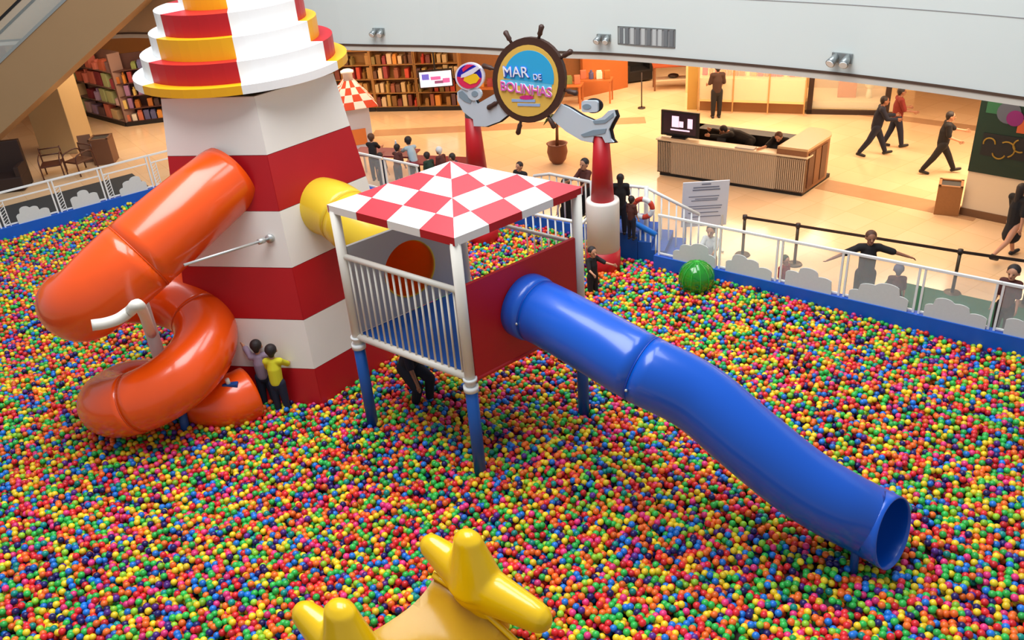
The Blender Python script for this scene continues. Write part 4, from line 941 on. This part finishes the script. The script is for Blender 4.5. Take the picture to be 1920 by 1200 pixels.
bm = bmesh.new(); lathe(bm, Vector((0, 0, 0)), [(.15, 2.12), (.15, 2.35), (.2, 2.36), (.2, 2.42), (.12, 2.46)]); link('roof_cap', bm, WHITE_TOP, t, True)
# red party tables beyond the back fence
for k, (px, py, lab) in enumerate(((722, 284, 'long dark red table seen right beside the tower'), (826, 300, 'long dark red table ahead of the left arch post'))):
    p = at(px, py, .75); t = thing('party_table', lab, 'table', (p.x, p.y, 0), -.35); TB = p if k == 0 else TB
    bm = bmesh.new(); box(bm, (0, 0, .72), (1.9, .7, .05), bev=.01); link('tabletop', bm, mat('table_wine', rgb(120, 20, 34), .4), t)
    for sx in (-1, 1):
        for sy in (-1, 1): bm = bmesh.new(); box(bm, (sx * .85, sy * .28, .35), (.05, .05, .7)); link('leg', bm, METAL, t)
p = at(738, 268, .75); t = thing('water_bottle', 'clear blue bottle standing beyond the red tables', 'bottle', (TB.x + .35, TB.y - .1, .745))
bm = bmesh.new(); lathe(bm, Vector((0, 0, 0)), [(.05, 0), (.055, .02), (.055, .2), (.02, .28), (.02, .31)]); link('body', bm, mat('bottle_blue', rgb(150, 200, 235), .1, alpha=.7), t, True)
bm = bmesh.new(); cyl(bm, (0, 0, .31), (0, 0, .34), .024); link('cap', bm, mat('cap_white', rgb(240, 240, 240), .4), t)

# ------------------------------------------------------------------ people
SKIN = mat('skin', rgb(196, 140, 108), .55); SKIND = mat('skin_tan', rgb(150, 100, 74), .55)
HAIR = mat('hair_dark', rgb(34, 24, 24), .6, bump=.4, bscale=60); HAIRB = mat('hair_brown', rgb(84, 50, 32), .6, bump=.4, bscale=60)
def cap(bm, a, b, ra, rb, seg=12):
    a = Vector(a); b = Vector(b); d = b - a
    if d.length < 1e-5: ball(bm, a, ra, 2); return
    dn_ = d.normalized(); pts = []; rr = []
    for k in (1, 2, 3): s_ = k / 3 * PI / 2; pts.append(a - dn_ * ra * math.cos(s_)); rr.append(max(.002, ra * math.sin(s_)))
    pts.append(a + d * .5); rr.append((ra + rb) / 2)
    for k in (0, 1, 2): s_ = k / 3 * PI / 2; pts.append(b + dn_ * rb * math.sin(s_)); rr.append(max(.002, rb * math.cos(s_)))
    sweep(bm, pts, rr, seg, closed_ends=True)
def person(pos, yaw, H, label, shirt, pants, group=None, lean=0, head=(0, 0), aL=(5, 8, 15), aR=(5, 8, 15), lL=(0, 0), lR=(0, 0), hair=HAIR, skin=SKIN, sleeve=.95, shorts=False, skirt=False, longhair=False, kid=False, shoes=BLACK, hat=None, zbase=0.0, name='person'):
    t = None; k = H; hs = 1.28 if kid else 1.0
    rad = math.radians
    pel = Vector((0, 0, .52 * k)); L_ = rad(lean); td = Vector((0, math.sin(L_), math.cos(L_)))
    fwd = Vector((0, math.cos(L_), -math.sin(L_)))
    chest = pel + td * .2 * k; shl = pel + td * .30 * k; neck = pel + td * .345 * k
    hy, hp = rad(head[0]), rad(head[1]); hf = Matrix.Rotation(hy, 3, 'Z') @ Vector((0, math.cos(hp), -math.sin(hp))); hu = (td - hf * td.dot(hf)).normalized(); hr = hf.cross(hu)
    hc = neck + td * .075 * k * hs + hf * .012 * k
    legs = []; 
    for s_, (a1, kn) in ((-1, lL), (1, lR)):
        hip = pel + Vector((s_ * .05 * k, 0, -.01 * k)); t1 = rad(a1); t2 = rad(a1 - kn)
        knee = hip + Vector((s_ * .01 * k, math.sin(t1) * .235 * k, -math.cos(t1) * .235 * k)); ank = knee + Vector((0, math.sin(t2) * .235 * k, -math.cos(t2) * .235 * k))
        fd = Vector((0, math.cos(rad(max(-50, a1 - kn) * .6)), math.sin(rad(max(-50, a1 - kn) * .6)))); toe = ank + fd * .10 * k + Vector((0, 0, -.022 * k)); heel = ank + Vector((0, -.02 * k, -.022 * k))
        legs.append((hip, knee, ank, toe, heel))
    lowest = min(min(l[3].z, l[4].z) for l in legs) - .018 * k
    arms = []
    for s_, (f1, o1, el) in ((-1, aL), (1, aR)):
        sh = shl + Vector((s_ * (.1 if not kid else .092) * k, 0, 0)); a, b = rad(f1), rad(o1); u = Vector((s_ * math.sin(b), math.cos(b) * math.sin(a), -math.cos(b) * math.cos(a)))
        elb = sh + u * .17 * k; a2 = rad(f1 + el); b2 = b * (1 if el < 40 else .4); f_ = Vector((s_ * math.sin(b2), math.cos(b2) * math.sin(a2), -math.cos(b2) * math.cos(a2)))
        wr = elb + f_ * .15 * k; arms.append((sh, elb, wr, f_, s_))
    sh_ = Vector((0, 0, -lowest)); V = .0085 * k
    def S_(v): return v + sh_
    bm = bmesh.new()
    cap(bm, S_(pel), S_(chest), .072 * k, .078 * k); cap(bm, S_(chest), S_(shl - td * .015 * k), .078 * k, .06 * k)
    cap(bm, S_(arms[0][0]), S_(arms[1][0]), .036 * k, .036 * k); cap(bm, S_(neck - td * .03 * k), S_(hc), .033 * k, .03 * k)
    cap(bm, S_(hc - hu * .018 * k * hs + hf * .016 * k * hs), S_(hc - hu * .05 * k * hs + hf * .03 * k * hs), .042 * k * hs, .026 * k * hs); uvs(bm, S_(hc + hu * .012 * k * hs), .057 * k * hs, (.92, 1.05, 1.05))
    cap(bm, S_(hc + hf * .055 * k * hs), S_(hc + hf * .07 * k * hs - hu * .018 * k * hs), .008 * k * hs, .012 * k * hs, 8)
    for s_ in (-1, 1): uvs(bm, S_(hc + hr * s_ * .055 * k * hs - hu * .004 * k), .016 * k * hs, (.5, .8, 1.2))
    for (hip, knee, ank, toe, heel) in legs:
        cap(bm, S_(hip), S_(knee), .05 * k, .034 * k); cap(bm, S_(knee), S_(ank), .034 * k, .022 * k); cap(bm, S_(heel), S_(toe), .024 * k, .018 * k)
    for (sh, elb, wr, f_, s_) in arms:
        cap(bm, S_(sh), S_(elb), .03 * k, .023 * k); cap(bm, S_(elb), S_(wr), .023 * k, .016 * k)
        sidev = f_.cross(Vector((s_, 0, 0))); sidev = sidev.normalized() if sidev.length > .2 else Vector((0, 1, 0)); 
        for o_ in (-1, 0, 1): cap(bm, S_(wr + sidev * o_ * .009 * k), S_(wr + f_ * .045 * k + sidev * o_ * .014 * k), .012 * k, .012 * k, 8)
    body = remesh(bm, name, skin, None, V, 3)
    # fingers and thumb, each rooted in the palm
    me = body.data; bm = bmesh.new(); bm.from_mesh(me)
    for (sh, elb, wr, f_, s_) in arms:
        sidev = f_.cross(Vector((s_, 0, 0))); sidev = sidev.normalized() if sidev.length > .2 else Vector((0, 1, 0)); pn = f_.cross(sidev)
        for j, fl in enumerate((.034, .042, .046, .04)):
            r0 = wr + f_ * .042 * k + sidev * ((j - 1.5) * -.0115 * k); m1 = r0 + f_ * fl * .55 * k + pn * .003 * k; e1 = m1 + (f_ * .8 + pn * -.5 * s_).normalized() * fl * .5 * k
            sweep(bm, [S_(r0), S_(m1), S_(e1)], [.0056 * k, .0052 * k, .004 * k], 6, closed_ends=True)
        r0 = wr + f_ * .012 * k + sidev * .014 * k; m1 = r0 + (f_ + sidev * .9).normalized() * .03 * k; e1 = m1 + f_ * .022 * k
        sweep(bm, [S_(r0), S_(m1), S_(e1)], [.0065 * k, .006 * k, .0045 * k], 6, closed_ends=True)
    for f2 in bm.faces: f2.smooth = True
    bm.to_mesh(me); bm.free()
    body.location = (pos.x, pos.y, zbase); body.rotation_euler = (0, 0, yaw); tag(body, label, 'person', group)
    g = .012 * k
    bm = bmesh.new(); cap(bm, S_(pel - td * .0 * k), S_(chest), .074 * k + g, .08 * k + g); cap(bm, S_(chest), S_(shl - td * .02 * k), .08 * k + g, .058 * k + g); cap(bm, S_(arms[0][0]), S_(arms[1][0]), .036 * k + g, .036 * k + g)
    for (sh, elb, wr, f_, s_) in arms:
        e_ = sh.lerp(elb, min(1, sleeve)); cap(bm, S_(sh), S_(e_), .03 * k + g, .027 * k + g)
        if sleeve > 1: cap(bm, S_(elb), S_(elb.lerp(wr, .9)), .027 * k + g * .8, .019 * k + g)
    remesh(bm, 'shirt', shirt, body, V * 1.1, 4)
    bm = bmesh.new(); cap(bm, S_(pel - td * .03 * k), S_(pel + td * .05 * k), .074 * k + g * .6, .072 * k + g * .6)
    if skirt:
        cap(bm, S_(pel), S_(pel + Vector((0, 0, -.17 * k))), .08 * k, .11 * k)
    else:
        for (hip, knee, ank, toe, heel) in legs:
            cap(bm, S_(hip), S_(knee if not shorts else hip.lerp(knee, .8)), .053 * k + g, .038 * k + g)
            if not shorts: cap(bm, S_(knee), S_(knee.lerp(ank, .92)), .038 * k + g, .026 * k + g)
    remesh(bm, 'skirt' if skirt else 'trousers', pants, body, V * 1.1, 4)
    for (hip, knee, ank, toe, heel) in legs:
        bm = bmesh.new(); cap(bm, S_(heel), S_(toe), .029 * k, .023 * k); cap(bm, S_(heel), S_(ank + Vector((0, 0, .0 * k))), .027 * k, .026 * k); remesh(bm, 'shoe', shoes, body, V, 2)
    bm = bmesh.new(); uvs(bm, S_(hc + hu * .022 * k * hs - hf * .012 * k * hs), .061 * k * hs, (1, 1.02, 1.0)); 
    cap(bm, S_(hc + hu * .0 - hf * .03 * k * hs), S_(hc - hu * .03 * k * hs - hf * .03 * k * hs), .045 * k * hs, .032 * k * hs)
    if longhair: cap(bm, S_(hc - hf * .03 * k), S_(hc - hu * .15 * k - hf * .05 * k), .05 * k, .035 * k)
    remesh(bm, 'hair', hat or hair, body, V, 3)
    for s_ in (-1, 1):
        bm = bmesh.new(); ball(bm, S_(hc + hf * .056 * k * hs + hr * s_ * .02 * k * hs + hu * .002 * k), .007 * k * hs, 1); link('eye', bm, mat('eye_dark', rgb(30, 22, 20), .3), body, True)
    bm = bmesh.new(); uvs(bm, S_(hc + hf * .058 * k * hs - hu * .04 * k * hs), .012 * k * hs, (1, .4, .35)); link('mouth', bm, mat('lips', rgb(150, 72, 66), .5), body, True)
    return body
def fab(n, r, g, b): return mat('cloth_' + n, rgb(r, g, b), .85)
NAVY = fab('navy', 24, 26, 44); BLK = fab('black', 24, 20, 22); JEAN = fab('jeans', 30, 36, 60); YELC = fab('yellow', 214, 206, 40); GREYC = fab('mauve', 150, 130, 150); LBL = fab('pale_blue', 160, 178, 186)
KR = fab('red', 160, 26, 40); WHC = fab('white', 210, 212, 210); BRC = fab('maroon', 84, 40, 34)
rad = math.radians
def facing(dx, dy): return math.atan2(dy, dx) - PI / 2
def headat(px, py, H, zb): return at(px, py, zb + H)
# two boys at the tower foot
person(at(533, 775, .45), facing(.1, 1), 1.24, 'boy in a yellow shirt standing with his back to us at the striped tower', YELC, JEAN, kid=True, aR=(45, 16, 50), aL=(30, 10, 30), zbase=.42, lean=6, head=(10, 0))
person(at(508, 762, .45) + Vector((0, 0, 0)), facing(-.1, 1), 1.24, 'boy in a mauve grey shirt reaching up against the striped tower', GREYC, JEAN, kid=True, aL=(118, 28, 20), aR=(20, 5, 30), zbase=.42, head=(-10, 0))
# adult in dark clothes under the play house
person(at(772, 752, .5) + Vector((0, .1, 0)), facing(.6, -.6), 1.8, 'adult in dark navy clothes crouching in the shade below the play house', NAVY, fab('dark_navy', 16, 18, 34), lean=30, lL=(70, 80), lR=(50, 70), aL=(40, 12, 30), aR=(30, 15, 20), zbase=.35, skin=SKIND)
person(at(1112, 556, .5), facing(.5, -.8), 1.1, 'child in black clothes wading right of the play house post', BLK, BLK, kid=True, aL=(60, 30, 20), aR=(40, 20, 40), zbase=.4, skin=SKIN)
# on the entry deck
person(headat(1096, 303, 1.3, .0 + DZ - .2), facing(-.6, -.6), 1.3, 'dark haired child in maroon left of the tall arch post', BRC, BLK, kid=True, zbase=DZ - .2, aL=(40, 10, 40), aR=(50, 10, 40))
person(headat(1163, 328, 1.3, DZ), facing(.2, 1), 1.3, 'long haired girl in black on the entry deck right of the arch post', BLK, NAVY, zbase=DZ, longhair=True, aL=(20, 5, 40), aR=(20, 5, 40))
person(headat(1184, 372, .9, DZ), facing(.6, .6), .9, 'small child in maroon on the entry deck beside life ring', BRC, NAVY, kid=True, zbase=DZ)
person(headat(974, 305, 1.5, 0), facing(-.6, -.6), 1.5, 'dark haired person whose head shows above the white roof edge', BLK, BLK, zbase=0)
person(headat(1060, 341, 1.4, 0), facing(-.3, -.8), 1.4, 'small dark haired child behind the right roof corner', BLK, BLK, kid=True, zbase=0)
# people at the party tables behind the back fence
person(headat(694, 256, 1.3, 0), facing(.2, 1), 1.3, 'child with brown hair in black right beside the booth', BLK, NAVY, kid=True, lean=6, aL=(50, 5, 30), aR=(50, 5, 30), hair=HAIRB)
person(headat(766, 264, 1.25, 0) + Vector((.1, -.2, 0)), facing(-.4, .8), 1.35, 'dark haired child in a pale blue shirt leaning over red table', LBL, NAVY, kid=True, lean=26, aL=(60, 10, 20), aR=(60, 10, 20))
person(headat(712, 290, 1.1, 0), facing(.2, .9), 1.1, 'child in dark blue with back to the pit between tower and roof', NAVY, NAVY, kid=True)
person(headat(740, 276, 1.15, 0), facing(.5, .9), 1.15, 'child in maroon standing at the left end of red tables', BRC, NAVY, kid=True, lean=12, aL=(50, 5, 30))
person(headat(828, 280, 1.2, 0), facing(-.5, .5), 1.2, 'child in maroon wearing a white cap near the left arch post', BRC, BLK, kid=True, hat=WHC, lean=12)
person(headat(806, 290, 1.15, 0), facing(-.5, .8), 1.15, 'child in dark green stooping left of the white capped child', fab('dark_green', 30, 50, 36), BLK, kid=True, lean=22)
person(headat(856, 291, 1.15, 0), facing(-.8, .3), 1.15, 'dark haired child in purple stooping just left of the left arch post', fab('purple', 70, 30, 60), BLK, kid=True, lean=15)
# beyond the right fence
person(at(1612, 588), facing(-.2, -1), 1.7, 'brown haired onlooker in black with arms spread along the fence', BLK, BLK, hair=HAIRB, aL=(15, 72, 8), aR=(15, 66, 20), skin=SKIND, sleeve=.9, zbase=0)
person(headat(1686, 502, 1.2, 0), facing(.3, 1), 1.2, 'child with grey cap standing behind the fence right of onlooker', BRC, JEAN, kid=True, hat=fab('greycap', 110, 110, 124))
person(headat(1334, 428, 1.3, 0), facing(-.5, -.8), 1.3, 'person in white with grey hair behind fence by notice board', WHC, fab('grey', 110, 114, 116), hair=mat('hair_grey', rgb(96, 92, 90), .6), kid=True, aL=(50, 10, 40), aR=(50, 10, 40))
person(headat(1472, 484, 1.05, 0), facing(.4, -.7), 1.05, 'small child in red top behind fence left of second queue post', KR, JEAN, kid=True, hair=mat('hair_green', rgb(50, 60, 34), .6))
person(headat(1902, 505, 1.4, 0), facing(-.6, -.6), 1.4, 'person in dark maroon clothes behind fence at the right picture edge', BRC, BLK, kid=True)
# people walking on the mall floor
person(at(1342, 221), facing(0, 1), 1.68, 'man in a brown shirt standing with back turned behind the kiosk', fab('brownshirt', 62, 38, 28), BLK, aL=(10, 12, 60), aR=(10, 12, 60), skin=SKIND)
person(at(1636, 292), facing(.9, -.25), 1.68, 'man in navy striding right just beyond the kiosk', NAVY, NAVY, lL=(26, 4), lR=(-24, 10), lean=8, aL=(30, 5, 60), aR=(30, 5, 60), skin=SKIND, sleeve=1.2)
person(at(1672, 285) + Vector((.2, .4, 0)), facing(.9, -.1), 1.66, 'person in a red brown top walking behind the man in navy', fab('rust', 120, 36, 28), NAVY, lL=(-14, 8), lR=(16, 4), aL=(20, 10, 60), aR=(20, 10, 60), skin=SKIND)
person(at(1758, 325), facing(.9, -.3), 1.66, 'man in black striding right in front of the brown litter box', BLK, BLK, lL=(30, 4), lR=(-28, 6), aL=(50, 6, 30), aR=(10, 8, 60), lean=4, sleeve=.9)
person(at(1886, 485) + Vector((.0, 0, 0)), facing(.85, .3), 1.68, 'woman in a black dress stepping out at the right picture edge', BLK, BLK, lL=(22, 4), lR=(-32, 22), skirt=True, aL=(25, 8, 10), aR=(-15, 10, 5), shoes=BLACK, longhair=True)
# kiosk clerks
kc = K0 + fu * 3.0 + bu * 1.0; person(kc, facing(fn_.x, fn_.y), 1.66, 'clerk in black with bowed brown haired head inside the kiosk', BLK, BLK, lean=48, head=(0, 30), aL=(60, 20, 30), aR=(60, 20, 30), hair=HAIRB, skin=SKIN, zbase=0)
kc = K0 + fu * 1.95 + bu * 1.2; person(kc, facing(-fu.x * .9 + fn_.x * .3, -fu.y * .9 + fn_.y * .3), 1.7, 'clerk in black bending far over left desk inside the kiosk', BLK, BLK, lean=68, head=(0, 30), aL=(80, 10, 20), aR=(80, 10, 20), zbase=0, sleeve=1.2)

# ------------------------------------------------------------------ the balls
COLS = [((226, 40, 48), 'red', 18), ((246, 112, 36), 'orange', 18), ((248, 212, 40), 'yellow', 19), ((48, 186, 78), 'green', 18), ((24, 118, 214), 'blue', 11), ((34, 24, 100), 'navy', 8), ((236, 56, 130), 'pink', 7), ((90, 40, 140), 'purple', 3), ((150, 205, 50), 'lime', 6), ((0, 140, 130), 'teal', 4)]
wts = [c[2] for c in COLS]; RB = random.Random(11); SPC, BR = .084, .0435
def inside(x, y):
    n = len(PITPOLY); c = False; j = n - 1
    for i in range(n):
        a, b = PITPOLY[i], PITPOLY[j]
        if (a.y > y) != (b.y > y) and x < (b.x - a.x) * (y - a.y) / (b.y - a.y) + a.x: c = not c
        j = i
    return c
def hmap(x, y):
    h = .03 * math.sin(x * 1.7 + 1.3 * math.sin(y * .9)) + .025 * math.sin(y * 2.1 + x * .7) + .015 * math.sin(x * 4.3 + y * 3.1)
    h -= .10 * math.exp(-((x - 4.35) ** 2 + (y - 7.35) ** 2) / .3)
    return h
top_pts, low_pts = [], []
ROWS = int(22 / (SPC * .866)); hexr = lambda x, y: (x - TX) ** 2 + (y - TY) ** 2
for j in range(ROWS):
    y = 3.6 + j * SPC * .866
    for i in range(int(24 / SPC)):
        x = -13.5 + (i + .5 * (j % 2)) * SPC
        if hexr(x, y) < 1.9 ** 2: continue
        px, py = project(Vector((x, y, BZ)))
        if not (-260 < px < 2180 and 200 < py < 1330): continue
        if not inside(x, y): continue
        if RB.random() < .1: continue
        intube = x > 3 and y < 9 and min((Vector((x, y, BZ)) - q_).length for q_ in TUBE_END) < .47
        h = BZ + hmap(x, y)
        if not intube: top_pts.append(Vector((x + RB.uniform(-.016, .016), y + RB.uniform(-.016, .016), h - .035 + RB.uniform(-.045, .035))))
        low_pts.append(Vector((x + SPC / 2 + RB.uniform(-.015, .015), y + .02, h - .115 + RB.uniform(-.02, .012))))
idx = RB.choices(range(len(COLS)), wts, k=len(top_pts))
vis = []
sx0 = SC + off * 0
for n_, p in enumerate(top_pts):
    px, py = project(p)
    if 4 < px < 1916 and 1120 < py < 1197:
        if 520 < px < 1070 and py > 1040: continue
        vis.append((-(p - CAM).length, n_))
vis.sort(reverse=True); singles = set(n for _, n in vis[:300])
def bmat(c, w): return mat('ball_' + w, rgb(*c), .35)
sm = {}
for c, w, _ in COLS:
    bm = bmesh.new(); ball(bm, (0, 0, 0), BR, 3); me = bpy.data.meshes.new('pit_ball'); 
    for f2 in bm.faces: f2.smooth = True
    bm.to_mesh(me); bm.free(); me.materials.append(bmat(c, w)); sm[w] = me
for n_ in sorted(singles):
    c, w, _ = COLS[idx[n_]]; o = bpy.data.objects.new('pit_ball', sm[w]); C.objects.link(o); o.location = top_pts[n_]
    tag(o, '%s plastic ball in the nearest rows of the ball pit' % w, 'ball', '%s balls in the nearest rows' % w)
rest = [(p, COLS[idx[n_]][0]) for n_, p in enumerate(top_pts) if n_ not in singles] + [(p, COLS[RB.choices(range(len(COLS)), wts)[0]][0]) for p in low_pts]
me = bpy.data.meshes.new('ball_pit_balls'); me.from_pydata([p for p, _ in rest], [], [])
at_ = me.attributes.new('col', 'FLOAT_COLOR', 'POINT')
flat = []
for _, c in rest:
    k = RB.uniform(.7, 1.12); q4 = rgb(*c); flat += [min(1, q4[0] * k), min(1, q4[1] * k), min(1, q4[2] * k), 1.0]
at_.data.foreach_set('color', flat)
bo = bpy.data.objects.new('ball_pit_balls', me); C.objects.link(bo); bo['kind'] = 'stuff'; tag(bo, 'thousands of small coloured plastic balls filling the pit', 'balls')
bmt = bpy.data.materials.new('pit_ball_plastic'); bmt.use_nodes = True; ntb = bmt.node_tree; pb_ = ntb.nodes['Principled BSDF']; pb_.inputs['Roughness'].default_value = .35
an = ntb.nodes.new('ShaderNodeAttribute'); an.attribute_type = 'INSTANCER'; an.attribute_name = 'col'; ntb.links.new(an.outputs['Color'], pb_.inputs['Base Color'])
me.materials.append(bmt)
ng = bpy.data.node_groups.new('scatter_balls', 'GeometryNodeTree')
ng.interface.new_socket('Geometry', in_out='INPUT', socket_type='NodeSocketGeometry'); ng.interface.new_socket('Geometry', in_out='OUTPUT', socket_type='NodeSocketGeometry')
gi = ng.nodes.new('NodeGroupInput'); go = ng.nodes.new('NodeGroupOutput'); ip = ng.nodes.new('GeometryNodeInstanceOnPoints'); ic = ng.nodes.new('GeometryNodeMeshIcoSphere')
ic.inputs['Radius'].default_value = BR; ic.inputs['Subdivisions'].default_value = 3
ss = ng.nodes.new('GeometryNodeSetShadeSmooth'); gm = ng.nodes.new('GeometryNodeSetMaterial'); gm.inputs['Material'].default_value = bmt
ng.links.new(ic.outputs['Mesh'], ss.inputs[0]); ng.links.new(ss.outputs[0], gm.inputs['Geometry']); ng.links.new(gm.outputs[0], ip.inputs['Instance'])
ng.links.new(gi.outputs[0], ip.inputs['Points']); ng.links.new(ip.outputs[0], go.inputs[0])
md = bo.modifiers.new('scatter', 'NODES'); md.node_group = ng
